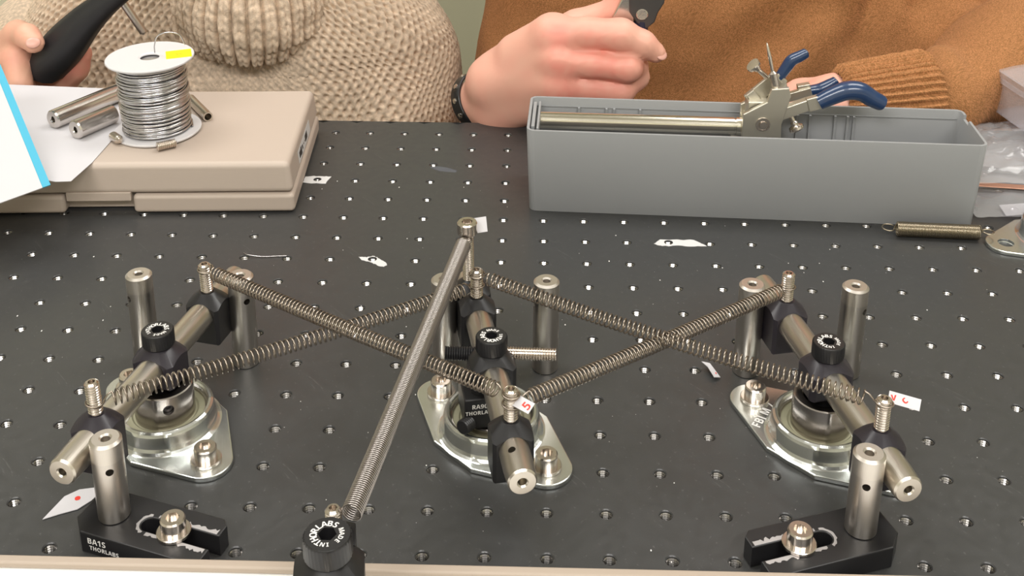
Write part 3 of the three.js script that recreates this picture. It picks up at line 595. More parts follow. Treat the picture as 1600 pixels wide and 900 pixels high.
{ // wire spool
  const t = thing('wire_spool', 'white plastic spool wound with silver wire on the beige case', 'spool', [-0.2035, CT + 0.0006, -0.3255]); t.rotation.z = 0.02;
  part('lower_flange', lathe([[6, 0], [27.4, 0], [27.8, 0.4], [27.8, 1.2], [27.4, 1.6], [6, 1.6]], 64), M.spool, t);
  part('core', lathe([[6, 0], [13, 0], [13, 51], [6, 51]], 40), M.spool, t);
  const up = part('upper_flange', lathe([[6.4, 51], [6.4, 50.2], [27.4, 50.2], [27.8, 50.6], [27.8, 51.4], [27.4, 51.8], [7.4, 51.8], [6.4, 51]], 64), M.spool, t);
  const st = part('yellow_sticker', rbox(0.0160, 0.00015, 0.0145, 0.00005, 1), M.yellow, up, [0.0178, 0.0519, -0.0035]); st.rotation.y = 0.32;
  part('print', tr(merge([tr(textFlat('SS', 0.003), 0, 0, 0), tr(new THREE.PlaneGeometry(0.006, 0.0006), 0, -0.003, 0)]).rotateX(-Math.PI / 2), 0, 0.0001, 0), std({ color: 0xb7a716, roughness: 0.7 }), st);
  const pts = []; const turns = 62;
  for (let i = 0; i <= turns * 30; i++) {
    const a = i / 30 * 2 * Math.PI, layer = Math.floor(i / 30 / 31), f = (i / 30 % 31) / 31, y = 2.6 + 46.4 * (layer % 2 ? 1 - f : f) + 1.5 * Math.sin(a * 0.5 + layer * 2) * (0.6 + 0.4 * noise2(i * 0.004, 3)) + 0.9 * noise2(i * 0.011, 8);
    const r = 20.6 + layer * 1.0 + 0.75 * noise2(i * 0.006, 1) + (Math.floor(i / 30) % 9 === 4 ? 0.8 * Math.sin(a) : 0);
    pts.push(V(r * mm * Math.cos(a), Math.min(49.2, Math.max(2.4, y)) * mm, r * mm * Math.sin(a)));
  }
  part('wire', merge([tube(pts, 0.00068, 6), cyl(0.0196, 0.0196, 0.0475, 40).translate(0, 0.0259, 0)]), M.wire, t);
  part('loose_wire_end', tube(curvePts([[0.0015, 0.0520, -0.006], [0.0030, 0.0585, -0.003], [0.0072, 0.0660, 0], [0.0142, 0.0680, 0], [0.0200, 0.0655, -0.002], [0.0228, 0.0585, -0.003]], 40), 0.00042, 6), M.wire, t);
}
{ // loose steel rods, tube and set screws on the case
  const lay = (name, label, cat, a, b, geo, mat, grp) => { const A = V(...a), B = V(...b), m = single(name, label, cat, geo.rotateZ(Math.PI / 2).rotateY(Math.PI), mat, A.clone().add(B).multiplyScalar(0.5).toArray(), 0, grp); m.rotation.y = Math.atan2(-(B.z - A.z), B.x - A.x); return m; };
  const rg = L => { const h = L / 2 / mm, e = [[6.35, h - 0.9], [5.6, h], [2.5, h], [1.9, h - 0.6], [1.9, h - 6], [0.01, h - 6]]; return lathe([...e.slice().reverse().map(([r, y]) => [r, -y]), ...e], 48); };
  const y = CT + 0.0006 + 0.00635;
  lay('loose_rod', 'longer loose steel rod lying on white paper beside the spool, end hole showing', 'rod', [-0.2726, y, -0.3249], [-0.2352, y, -0.3900], rg(0.075), M.polish, 'loose rods on the case');
  lay('loose_rod', 'nearer loose steel rod lying on white paper beside the spool', 'rod', [-0.2520, y, -0.3095], [-0.2365, y, -0.3365], rg(0.0312), M.polish, 'loose rods on the case');
  lay('small_tube', 'small hollow steel tube lying behind the wire spool', 'tube', [-0.1950, CT + 0.0034, -0.3710], [-0.1746, CT + 0.0034, -0.3411], lathe([[2.4, -18], [3.3, -18], [3.3, 18], [2.4, 18], [2.4, -18]], 32), M.rod);
  const ss = () => merge([tr(setScrewGeo(12, 0), 0, -0.006, 0)]);
  lay('set_screw', 'small steel set screw in front of the spool on the bare case', 'screw', [-0.1950, CT + 0.0032, -0.2940], [-0.1840, CT + 0.0032, -0.3010], ss(), M.screw, 'loose set screws on the case');
  lay('set_screw', 'small steel set screw with a nipple end at the paper corner beside the spool', 'screw', [-0.2205, CT + 0.0035, -0.3020], [-0.2290, CT + 0.0035, -0.3105], lathe([[0.01, -6.6], [1.6, -6.4], [1.8, -5.2], [2.4, -4.8], [3, -3.8], [3, 3.6], [2.3, 5], [0.01, 5.2]], 28), M.screw, 'loose set screws on the case');
}

// ------------------------------------------------------------------ grey bin with the laboratory clamp
const BIN_TURN = -2.6 * D2R, BIN_H = 0.0565;
const binPos = V(0.1792, 0, -0.3060);
{
  const W = 0.2790, D = 0.0550, H = BIN_H, t = thing('storage_bin', 'long grey plastic storage bin holding a laboratory clamp', 'bin', binPos.toArray(), BIN_TURN);
  const rr = (w, d, r) => { const o = []; for (const [sx, sz, a0] of [[1, 1, 0], [-1, 1, 90], [-1, -1, 180], [1, -1, 270]]) for (let k = 0; k <= 5; k++) { const a = (a0 + k * 18) * D2R; o.push([sx * (w / 2 - r) + r * Math.cos(a), sz * (d / 2 - r) + r * Math.sin(a)]); } return o; };
  const draft = g => { const p = g.attributes.position; for (let i = 0; i < p.count; i++) { const f = (1 - p.getY(i) / H) * 0.0022; p.setX(i, p.getX(i) * (1 - 2 * f / W)); p.setZ(i, p.getZ(i) * (1 - 2 * f / D)); } g.computeVertexNormals(); return g; };
  const outer = rr(W, D, 0.005), inner = rr(W - 0.0036, D - 0.0036, 0.0034);
  const walls = slab(outer, [inner.slice().reverse()], H, 0.0005, 2);
  let shell = toCreasedNormals(draft(merge([walls])), 0.6);
  shell = csg(shell, new THREE.BoxGeometry(0.02, 0.006, 0.010).rotateX(0).translate(W / 2, H, -D / 2 + 0.014), SUBTRACTION);
  part('walls', shell, M.bin, t);
  part('floor', slab(rr(W - 0.0068, D - 0.0068, 0.003), [], 0.002, 0), M.bin, t, [0, 0.0002, 0]);
  const back = -D / 2 + 0.0018, ribs = [0.026, 0.073, 0.084, 0.1222, 0.1332, 0.170, 0.181, 0.1925];
  for (const x of [0.0300, 0.0480, 0.0530, 0.0700, 0.1490, 0.1560, 0.1720, 0.1800, 0.1960, 0.2040, 0.2080]) part('divider_rib', tr(new THREE.BoxGeometry(0.0014, H - 0.008, 0.0030), x * 1.0 - W / 2 + 0.002, (H - 0.008) / 2 + 0.002, back + 0.0012), M.bin, t);
  part('inner_ledge', tr(new THREE.BoxGeometry(W - 0.006, 0.0008, 0.0010), 0, H - 0.006, back + 0.0005), M.bin, t);
  part('slide_rail', tr(rbox(0.0022, 0.006, D - 0.016, 0.0004), -W / 2 + 0.0036, H - 0.0036, 0), M.bin, t);
  part('slide_rail', tr(rbox(0.0014, 0.008, D - 0.012, 0.0004), -W / 2 + 0.0066, H - 0.005, 0), M.bin, t);
  const wx = -W / 2 + 0.0045; part('moulded_tab', slab([[0.003, 0], [0.0125, 0], [0.0145, 0.018], [0.003, 0.018]], [], 0.0003, 0).rotateX(-Math.PI / 2).translate(-W / 2 + 0.001, 0.0185 + 0.018, D / 2 - 0.0013), M.bin, t);
}
{ // three-finger laboratory clamp lying in the bin
  const t = thing('laboratory_clamp', 'nickel laboratory clamp with blue sleeved fingers lying in the grey bin', 'clamp', [0.1870, 0.0020, -0.3080]);
  const O = t.position, P = (x, y, z) => V(x - O.x, y - O.y, z - O.z);
  part('rod', placeAlong(lathe([[0.01, 0], [5.0, 0], [5.4, 0.5], [5.4, 124], [4.9, 124.2], [4.9, 125], [5.6, 125.2], [5.6, 131], [0.01, 131]], 40), P(0.0472, 0.0480, -0.3200), P(0.1776, 0.0490, -0.3130)), M.nickel, t);
  part('rod_end_support', placeAlong(cyl(0.0035, 0.0035, 0.04, 16).translate(0, 0.02, 0), P(0.17, 0.0365, -0.318), P(0.21, 0.031, -0.320)), M.cast, t);
  const plate = (z, th, list) => { const g = new THREE.ExtrudeGeometry(shapeOf(list), { depth: th, bevelEnabled: true, bevelSize: 0.0005, bevelThickness: 0.0005, bevelSegments: 2 }); return g.translate(-O.x, -O.y, z - O.z); };
  const outline = [[0.1752, 0.0605], [0.1752, 0.0455], [0.1795, 0.0420], [0.1990, 0.0420], [0.1985, 0.0540], [0.2030, 0.0730], [0.2015, 0.0785], [0.1915, 0.0775], [0.1895, 0.0690]];
  part('near_cheek', plate(-0.3065, 0.0022, outline), M.cast, t);
  part('far_cheek', plate(-0.3225, 0.0022, outline.map(([x, y]) => [x + 0.001, y])), M.cast, t);
  part('hinge_block', tr(rbox(0.016, 0.026, 0.012, 0.001), 0.186 - O.x, 0.0545 - O.y, -0.3145 - O.z), M.cast, t);
  part('pivot', placeAlong(lathe([[0.01, 0], [4.6, 0], [4.6, 1.2], [3.6, 1.5], [3.4, 1.0], [2.6, 1.0], [2.2, 2.0], [0.01, 2.3]], 36), P(0.1872, 0.0543, -0.3042), P(0.1872, 0.0543, -0.29)), M.screw, t);
  const flatBar = (a, b, w, th) => { const A = P(...a), B = P(...b), L = A.distanceTo(B), g = rbox(L, w, th, 0.0006); g.rotateZ(Math.atan2(B.y - A.y, B.x - A.x)); const m = A.clone().add(B).multiplyScalar(0.5); g.translate(m.x, m.y, m.z); return g; };
  const f1 = part('finger', merge([flatBar([0.1955, 0.0590, -0.3080], [0.2160, 0.0672, -0.3080], 0.0075, 0.006), flatBar([0.2145, 0.0672, -0.3060], [0.2235, 0.0700, -0.3060], 0.0090, 0.0045)]), M.cast, t);
  const sleeve = (list, r) => { const p = curvePts(list, 30).map(v => v.sub(O)); return tube(p, f => r * (0.88 + 0.2 * Math.sin(Math.PI * Math.min(1, f * 1.02))) * (f > 0.93 ? Math.sqrt(Math.max(0.06, 1 - ((f - 0.93) / 0.07) ** 2)) : 1), 16); };
  part('blue_sleeve', sleeve([[0.2215, 0.0690, -0.3060], [0.2290, 0.0735, -0.3055], [0.2380, 0.0775, -0.3050], [0.2460, 0.0772, -0.3050], [0.2540, 0.0725, -0.3052], [0.2630, 0.0680, -0.3055]], 0.0056), M.blue, f1);
  const f2 = part('finger', merge([flatBar([0.2010, 0.0640, -0.3200], [0.2200, 0.0700, -0.3240], 0.006, 0.004), flatBar([0.2120, 0.0690, -0.3240], [0.2200, 0.0705, -0.3240], 0.0085, 0.005)]), M.cast, t);
  part('blue_sleeve', sleeve([[0.2190, 0.0690, -0.3240], [0.2265, 0.0702, -0.3240], [0.2330, 0.0735, -0.3240], [0.2370, 0.0765, -0.3240]], 0.0040), M.blue, f2);
  const f3 = part('finger', merge([flatBar([0.1850, 0.0600, -0.3200], [0.2010, 0.0800, -0.3220], 0.008, 0.004)]), M.cast, t);
  part('blue_sleeve', sleeve([[0.1990, 0.0785, -0.3220], [0.2030, 0.0855, -0.3220], [0.2060, 0.0905, -0.3220], [0.2110, 0.0935, -0.3220], [0.2160, 0.0965, -0.3220]], 0.0036), M.blue, f3);
  part('far_bracket', merge([flatBar([0.1800, 0.0640, -0.3180], [0.1975, 0.0805, -0.3180], 0.0100, 0.003), flatBar([0.1805, 0.0660, -0.3150], [0.1850, 0.0700, -0.3150], 0.010, 0.004)]), M.cast, t);
  part('threaded_rod', placeAlong(lathe([[0.01, 0], [2.3, 0], [2.3, 13], [1.0, 14.5], [1.2, 24], [0.6, 33], [0.01, 34]], 16), P(0.1952, 0.0745, -0.3080), P(0.1868, 0.1070, -0.3090)), M.screw, t);
  const thumb = (a, b) => placeAlong(lathe([[0.01, 0], [4.6, 0], [4.9, 0.8], [4.6, 2.2], [2.6, 3.4], [2.4, 5], [1.6, 6], [1.6, 14], [0.01, 14]], 24), P(...a), P(...b));
  part('thumb_screw', thumb([0.1795, 0.0915, -0.3120], [0.1900, 0.0815, -0.3140]), M.screw, t);
  part('thumb_screw', thumb([0.2110, 0.0475, -0.3120], [0.2050, 0.0590, -0.3140]), M.screw, t);
}

// ------------------------------------------------------------------ right edge: loose spring, spare flange, plastic bags, clear box
{
  const a = V(0.2640, 0.0048, -0.2628), b = V(0.3140, 0.0048, -0.2600);
  spring('loose_spring', 'closed coil spring with looped ends lying in front of the grey bin', V(0.2595, 0.0048, -0.2632), V(0.3185, 0.0048, -0.2597), { od: 9.2, wire: 0.8, pitch: 0.86, gapA: 5.2, gapB: 5.2, mat: std({ color: lin(0.40, 0.34, 0.25), metalness: 1, roughness: 0.32 }), group: 'loose spring', seg: 20, rad: 6 });
  const t = flangeBearing(0.3615, -0.2600, Math.atan2(0.0075, 0.0345), 'spare zinc flange bearing lying on the board beside the grey bin', 11.6, null);
}
function crumple(name, label, corners, y0, amp, mat, s, hump) {
  const g = gridMesh(range(0, 1, 44), range(0, 1, 44), (u, v) => {
    const x = (corners[0][0] * (1 - u) + corners[1][0] * u) * (1 - v) + (corners[3][0] * (1 - u) + corners[2][0] * u) * v;
    const z = (corners[0][1] * (1 - u) + corners[1][1] * u) * (1 - v) + (corners[3][1] * (1 - u) + corners[2][1] * u) * v;
    const r = a => 1 - Math.abs(a), n = r(noise2(u * 3 + s, v * 3)) * 0.6 + r(noise2(u * 7 - s, v * 8)) * 0.3 + r(noise2(u * 17, v * 15 + s)) * 0.12;
    return [x + 0.0015 * noise2(u * 5, v * 5 + s), y0 + amp * n * (0.3 + 0.7 * Math.sin(Math.PI * u) * Math.sin(Math.PI * v)) + hump * Math.sin(Math.PI * v) * Math.sin(Math.PI * Math.min(1, u * 0.7 + 0.3)), z, u * 0.1, v * 0.1];
  });
  const p = g.attributes.position; let cx = 0, cz = 0; for (let i = 0; i < p.count; i++) { cx += p.getX(i) / p.count; cz += p.getZ(i) / p.count; } g.translate(-cx, -y0, -cz);
  return single(name, label, 'bag', g, mat, [cx, y0, cz], 0, 'clear plastic bags by the bin');
}
crumple('plastic_bag', 'crumpled clear plastic bag lying lowest beside the grey bin', [[0.318, -0.395], [0.430, -0.400], [0.432, -0.292], [0.321, -0.284]], 0.0008, 0.006, M.clear, 2.2, 0.004);
crumple('plastic_bag', 'crumpled clear plastic bag lying on top under the clear box', [[0.330, -0.410], [0.440, -0.412], [0.440, -0.315], [0.327, -0.310]], 0.0100, 0.010, M.clear, 7.7, 0.006);
single('copper_strip', 'thin copper coloured strip inside the plastic bags', 'strip', rbox(0.09, 0.0006, 0.006, 0.0002).rotateY(-0.12), M.copper, [0.366, 0.0088, -0.312]);
single('metal_strip', 'thin grey metal strip inside the plastic bags above the copper one', 'strip', rbox(0.09, 0.0006, 0.007, 0.0002).rotateY(-0.2), M.gunmetal, [0.368, 0.0105, -0.330]);
single('plastic_strip', 'short pale plastic strip by the spare flange bearing', 'strip', rbox(0.030, 0.0006, 0.010, 0.0002).rotateY(0.12).rotateX(0.25), M.frosted, [0.3530, 0.0050, -0.2905]);
{
  const t = thing('clear_box', 'clear plastic lidded box on the plastic bags', 'box', [0.3775 + 0.032, 0.0225, -0.378], -0.195 * -1);
  const w = 0.06, d = 0.082, h = 0.026, th = 0.0012;
  part('body', merge([tr(rbox(w, th, d, 0.0004), 0, th / 2, 0), tr(rbox(th, h, d, 0.0004), -w / 2, h / 2, 0), tr(rbox(th, h, d, 0.0004), w / 2, h / 2, 0), tr(rbox(w, h, th, 0.0004), 0, h / 2, d / 2), tr(rbox(w, h, th, 0.0004), 0, h / 2, -d / 2)]), M.frosted, t);
  part('lid', merge([tr(rbox(w + 0.004, 0.0014, d + 0.004, 0.0006), 0, h + 0.0055, 0), tr(rbox(0.0014, 0.008, d + 0.004, 0.0005), -w / 2 - 0.0018, h + 0.0015, 0), tr(rbox(0.0014, 0.008, d + 0.004, 0.0005), w / 2 + 0.0018, h + 0.0015, 0), tr(rbox(w + 0.004, 0.008, 0.0014, 0.0005), 0, h + 0.0015, d / 2 + 0.0018)]), M.frosted, t);
}

// ------------------------------------------------------------------ people
function paintSkin(g, reds, base, flush) {
  const p = g.attributes.position, c = new Float32Array(p.count * 3);
  for (let i = 0; i < p.count; i++) {
    const x = p.getX(i), y = p.getY(i), z = p.getZ(i); let f = 0.12 * noise3(x * 60, y * 60, z * 60);
    for (const q of reds) { const d = Math.hypot(x - q[0], y - q[1], z - q[2]); f += (q[4] ?? 0.9) * Math.exp(-(d * d) / (q[3] * q[3])) * (0.8 + 0.3 * noise3(x * 120, y * 120, z * 120)); }
    f = Math.max(0, Math.min(1, f + 0.1));
    for (let k = 0; k < 3; k++) c[3 * i + k] = base[k] + (flush[k] - base[k]) * f;
  }
  g.setAttribute('color', new THREE.BufferAttribute(c, 3)); return g;
}
const SKIN = [0.74, 0.40, 0.30], FLUSH = [0.76, 0.27, 0.21];
function headField(c, s = 1) {
  const sk = ellipsoid([c[0], c[1] + 0.02, c[2] - 0.012], [0.075, 0.098, 0.092]), jaw = ellipsoid([c[0], c[1] - 0.055, c[2] + 0.012], [0.056, 0.062, 0.066]);
  const bits = capsuleField([...chain([[c[0], c[1] + 0.012, c[2] + 0.083, 0.007], [c[0], c[1] - 0.026, c[2] + 0.098, 0.0115]]), ...chain([[c[0] - 0.018, c[1] - 0.058, c[2] + 0.070, 0.007], [c[0] + 0.018, c[1] - 0.058, c[2] + 0.070, 0.007]]), ...chain([[c[0] - 0.078, c[1] + 0.015, c[2] - 0.008, 0.011], [c[0] - 0.072, c[1] - 0.028, c[2] - 0.002, 0.008]]), ...chain([[c[0] + 0.078, c[1] + 0.015, c[2] - 0.008, 0.011], [c[0] + 0.072, c[1] - 0.028, c[2] - 0.002, 0.008]])], 0.006);
  const e1 = ellipsoid([c[0] - 0.031, c[1] + 0.012, c[2] + 0.083], [0.016, 0.010, 0.013]), e2 = ellipsoid([c[0] + 0.031, c[1] + 0.012, c[2] + 0.083], [0.016, 0.010, 0.013]);
  return (x, y, z) => { let d = smin(smin(sk(x, y, z), jaw(x, y, z), 0.04), bits(x, y, z), 0.012); return Math.max(d, -Math.min(e1(x, y, z), e2(x, y, z))); };
}
function addHead(person, c, hairMat) {
  for (const s of [-1, 1]) part('eye', new THREE.SphereGeometry(0.010, 16, 12), M.eye, person, [c[0] + s * 0.031, c[1] + 0.012, c[2] + 0.072]);
  const sk = ellipsoid([c[0], c[1] + 0.032, c[2] - 0.022], [0.086, 0.104, 0.098]), cut = ellipsoid([c[0], c[1] - 0.03, c[2] + 0.07], [0.09, 0.10, 0.075]);
  part('hair', nets((x, y, z) => Math.max(sk(x, y, z), -cut(x, y, z)) + 0.002 * noise3(x * 90, y * 25, z * 90), [c[0] - 0.11, c[1] - 0.1, c[2] - 0.14], [c[0] + 0.11, c[1] + 0.16, c[2] + 0.1], 0.006), hairMat, person);
}
function nail(person, p, rot, s = 1) { const m = part('fingernail', new THREE.SphereGeometry(0.0052 * s, 16, 10).scale(1, 0.30, 0.80), M.nail, person, p); m.rotation.set(...rot); return m; }
function seated(person, x, zHip, zKnee) {
  const f = capsuleField([...chain([[x - 0.09, -0.42, zHip, 0.10], [x - 0.10, -0.42, zKnee, 0.075], [x - 0.10, FLOOR_Y + 0.10, zKnee + 0.02, 0.05]]), ...chain([[x + 0.09, -0.42, zHip, 0.10], [x + 0.10, -0.42, zKnee, 0.075], [x + 0.10, FLOOR_Y + 0.10, zKnee + 0.02, 0.05]]), [x - 0.08, -0.40, zHip, 0.12, x + 0.08, -0.40, zHip, 0.12]], 0.05);
  part('trousers', nets(f, [x - 0.25, FLOOR_Y, zHip - 0.16], [x + 0.25, -0.22, zKnee + 0.14], 0.014), M.trousers, person);
  for (const s of [-1, 1]) part('shoe', rbox(0.085, 0.07, 0.25, 0.03, 4), M.leather, person, [x + s * 0.10, FLOOR_Y + 0.036, zKnee + 0.075]);
}

{ // ---- person in the chunky beige turtleneck
  const person = thing('person', 'person in a chunky beige knitted turtleneck sweater holding a black handled tool', 'person', [0, 0, 0]);
  const cx = -0.2235, zc = -0.62;
  const yarnFuzz = dataTex(256, (u, v) => 128 + 70 * tileNoise(u, v, 60) + 90 * (rnd() - 0.5)); yarnFuzz.repeat.set(30, 30);
  const yarnCol = dataTex(256, (u, v) => { const n = 1 + 0.10 * tileNoise(u, v, 18, 5) + 0.12 * (rnd() - 0.5); return [212 * n, 191 * n, 168 * n]; }, true); yarnCol.repeat.set(12, 12);
  const knit = phys({ map: yarnCol, roughness: 0.95, bumpMap: yarnFuzz, bumpScale: 0.0006, sheen: 0.25, sheenRoughness: 0.7, sheenColor: lin(0.5, 0.42, 0.34) });
  const key = [[-0.46, 0.165, 0.115], [-0.25, 0.175, 0.115], [-0.10, 0.194, 0.118], [-0.04, 0.197, 0.118], [0.0, 0.190, 0.114], [0.03, 0.174, 0.106], [0.06, 0.146, 0.094], [0.085, 0.108, 0.080], [0.105, 0.070, 0.062], [0.12, 0.052, 0.054]];
  const lerpKey = y => { let i = 0; while (i < key.length - 2 && y > key[i + 1][0]) i++; const a = key[i], b = key[i + 1], f = Math.max(0, Math.min(1, (y - a[0]) / (b[0] - a[0]))); return [a[1] + (b[1] - a[1]) * f, a[2] + (b[2] - a[2]) * f]; };
  const smoothKey = y => { let w = 0, d = 0; for (const o of [-0.02, -0.01, 0, 0.01, 0.02]) { const q = lerpKey(y + o); w += q[0] / 5; d += q[1] / 5; } return [w, d]; };
  const base = (a, y) => {   // a: 0 front, positive towards +x
    const [w, d] = smoothKey(y), e = 0.82, s = Math.sin(a), c = Math.cos(a);
    return [cx + w * Math.sign(s) * Math.abs(s) ** e, y, zc + (y > 0 ? 0.25 * y : 0) + d * Math.sign(c) * Math.abs(c) ** e];
  };
  const table = (() => { const t = [[0, 0]]; let l = 0, p = base(0, 0); for (let i = 1; i <= 3000; i++) { const a = i / 3000 * 1.9, q = base(a, 0); l += Math.hypot(q[0] - p[0], q[2] - p[2]); t.push([a, l]); p = q; } return t; })();
  const arcOf = a => { const k = Math.min(2999, Math.floor(Math.abs(a) / 1.9 * 3000)); return Math.sign(a) * table[k][1]; };
  const angleAt = s => { const q = Math.abs(s); let lo = 0, hi = 3000; while (hi - lo > 1) { const m = (lo + hi) >> 1; table[m][1] < q ? lo = m : hi = m; } const f = (q - table[lo][1]) / (table[hi][1] - table[lo][1] + 1e-12); return Math.sign(s) * (table[lo][0] + f * (table[hi][0] - table[lo][0])); };
  const lump = (a, b, r) => { const q = 1 - (a * a + b * b) / (r * r); return q > 0 ? Math.sqrt(q) : 0; };
  function seedStitch(s, y) {                         // plump offset bumps with small holes between them
    const w = 0.0080, h = 0.0054; let m = 0, pit = 0; const j0 = Math.round(y / h);
    for (let j = j0 - 1; j <= j0 + 1; j++) {
      const off = (j & 1) ? 0.5 : 0, i0 = Math.round(s / w - off);
      for (let i = i0 - 1; i <= i0 + 1; i++) {
        const n = 0.10 * Math.sin(i * 12.9 + j * 78.2), du = s / w - i - off + n, dv = y / h - j + n, k = lump(du, dv * 0.62, 0.56); if (k > m) m = k;
        const pu = (du - 0.5) * w, pv = dv * h; pit = Math.max(pit, Math.exp(-(pu * pu * 0.8 + pv * pv) / 2.1e-6));
      }
    }
    return 0.55 * m + 0.45 - 0.75 * pit;
  }
  function stockinette(s, y) { const w = 0.0056, h = 0.0046, i = Math.round(s / w), du = s / w - i, sl = Math.abs(du) * 1.5, v = (y / h + sl); const f = v - Math.floor(v) - 0.5; return Math.max(0, Math.sqrt(Math.max(0, 1 - (Math.abs(Math.abs(du) - 0.24) / 0.30) ** 2))) * (0.55 + 0.45 * Math.sqrt(Math.max(0, 1 - (f * 1.9) ** 2))); }
  const sMax = arcOf(1.75), angles = [...range(-sMax, sMax, 480).map(angleAt), ...range(1.75, 2 * Math.PI - 1.75, 40).slice(1, -1)];
  const ys = [...range(-0.46, -0.115, 14).slice(0, -1), ...range(-0.115, 0.075, 200), ...range(0.075, 0.12, 12).slice(1)];
  const e = 1e-3;
  const surf = (a, y) => {
    const p = base(a, y), pa = base(a + e, y), py = base(a, y + e);
    const n = V(pa[0] - p[0], pa[1] - p[1], pa[2] - p[2]).cross(V(py[0] - p[0], py[1] - p[1], py[2] - p[2])).normalize();
    const s = Math.abs(a) < 1.89 ? arcOf(a) : 0.4, yy = y + 0.004 * noise2(s * 12, y * 12), ss = s + 0.003 * noise2(s * 14 + 5, y * 14);
    const mid = Math.exp(-Math.pow((s - 0.035) / 0.052, 4)) * (y > -0.025 ? 1 : y > -0.04 ? (y + 0.04) / 0.015 : 0);
    const d = 0.0052 * (1 - mid) * seedStitch(ss, yy) + 0.0040 * mid * stockinette(ss, yy) + 0.004 * noise2(s * 9, y * 9);
    return [p[0] + n.x * d, p[1] + n.y * d, p[2] + n.z * d, s, y];
  };
  part('sweater', gridMesh(angles, ys, surf, true), knit, person);
  // drooping ribbed cowl collar
  const CO = V(-0.1915, 0.0590, -0.5500);
  const ringR = 0.050, ribs = 38;
  const cowl = gridMesh(range(0, 2 * Math.PI * (1 - 1 / 760), 759), range(0, 2 * Math.PI, 120), (psi, th) => {
    const arc = ringR * psi, rib = psi * ribs / (2 * Math.PI), fr = rib - Math.floor(rib) - 0.5;
    const along = th / (2 * Math.PI) * 0.165, v = along / 0.0055 + Math.abs(fr) * 1.1, fv = v - Math.floor(v) - 0.5;
    const yarn = Math.sqrt(Math.max(0, 1 - (Math.abs(Math.abs(fr) - 0.17) / 0.27) ** 2)) * (0.62 + 0.38 * Math.sqrt(Math.max(0, 1 - (fv * 1.9) ** 2)));
    const edge = Math.abs(th - 4.55) < 0.25 ? 0.0026 * Math.cos((th - 4.55) / 0.25 * Math.PI / 2) * (0.6 + 0.4 * Math.sin(psi * 90)) : 0;
    const d = 0.0056 * yarn + edge + 0.0018 * noise2(Math.cos(psi) * 2 + 3 * Math.cos(th), Math.sin(psi) * 2 + Math.sin(th));
    const rx = 0.0195 + d, ry = 0.031 + d, c = Math.cos(th), s = Math.sin(th), fwd = Math.cos(psi);
    const R = ringR * (1 + 0.05 * Math.sin(psi * 3 + 1)) + rx * c, y = ry * s - 0.010 * fwd - 0.0025 * Math.sin(psi * 5) * Math.max(0, -s) ;
    return [CO.x + R * Math.sin(psi) * 1.0, CO.y + y, CO.z + R * fwd, arc * 1.2, along];
  }, true);
  part('cowl_collar', cowl, knit, person);
  // body: neck, head and the hand with the tool
  const hc = [-0.1915, 0.235, -0.545];
  const hf = headField(hc), nf = capsuleField(chain([[-0.20, -0.05, -0.60, 0.06], [-0.1935, 0.09, -0.565, 0.040], [-0.1915, 0.18, -0.555, 0.046]]), 0.03);
  const headG = nets((x, y, z) => smin(hf(x, y, z), nf(x, y, z), 0.03), [-0.30, -0.12, -0.69], [-0.08, 0.37, -0.42], 0.006);
  const chains = [
    [[-0.4400, -0.1200, -0.54, 0.034], [-0.4076, -0.0057, -0.470, 0.027], [-0.3640, 0.0266, -0.4470, 0.0235], [-0.3460, 0.0262, -0.4380, 0.0190]],
    [[-0.3590, 0.0420, -0.4440, 0.0120], [-0.3385, 0.0610, -0.4320, 0.0098], [-0.3255, 0.0645, -0.4185, 0.0086], [-0.3185, 0.0615, -0.4125, 0.0078]],
    [[-0.3540, 0.0340, -0.4360, 0.0120], [-0.3388, 0.0430, -0.4260, 0.0108], [-0.3330, 0.0290, -0.4130, 0.0095]],
    [[-0.3530, 0.0200, -0.4360, 0.0120], [-0.3385, 0.0250, -0.4240, 0.0105], [-0.3310, 0.0130, -0.4130, 0.0092]],
    [[-0.3540, 0.0060, -0.4420, 0.0110], [-0.3400, 0.0060, -0.4270, 0.0095], [-0.3330, -0.0030, -0.4180, 0.0085]],
    [[-0.3520, 0.0080, -0.4480, 0.0150], [-0.3190, 0.0165, -0.4460, 0.0132], [-0.3045, 0.0310, -0.4430, 0.0112], [-0.2975, 0.0420, -0.4420, 0.0086]],
  ];
  const segs = chains.flatMap((c, i) => chain(c).map(s => i ? [...s, 0.004] : s));
  const hand = nets(capsuleField(segs, 0.012), [-0.48, -0.16, -0.58], [-0.285, 0.085, -0.395], 0.0026);
  const g = merge([headG, hand]);
  paintSkin(g, [[-0.3000, 0.0380, -0.438, 0.018, 1.0], [-0.3190, 0.0620, -0.412, 0.008, 0.35], [-0.3388, 0.0450, -0.42, 0.012, 0.3]], [0.70, 0.40, 0.28], FLUSH);
  part('body', g, M.skin, person);
  nail(person, [-0.3160, 0.0640, -0.4060], [1.05, 0.35, -0.45], 1.0);
  addHead(person, hc, M.hairDark); seated(person, cx, -0.66, -0.36);
  // sleeve of the arm that reaches forward
  part('sleeve', nets(capsuleField(chain([[-0.40, -0.02, -0.62, 0.055], [-0.455, -0.18, -0.57, 0.048], [-0.4250, -0.070, -0.505, 0.040]]), 0.03), [-0.53, -0.25, -0.70], [-0.32, 0.06, -0.44], 0.008), knit, person);
  uvFrom(person.children.at(-1).geometry);
}
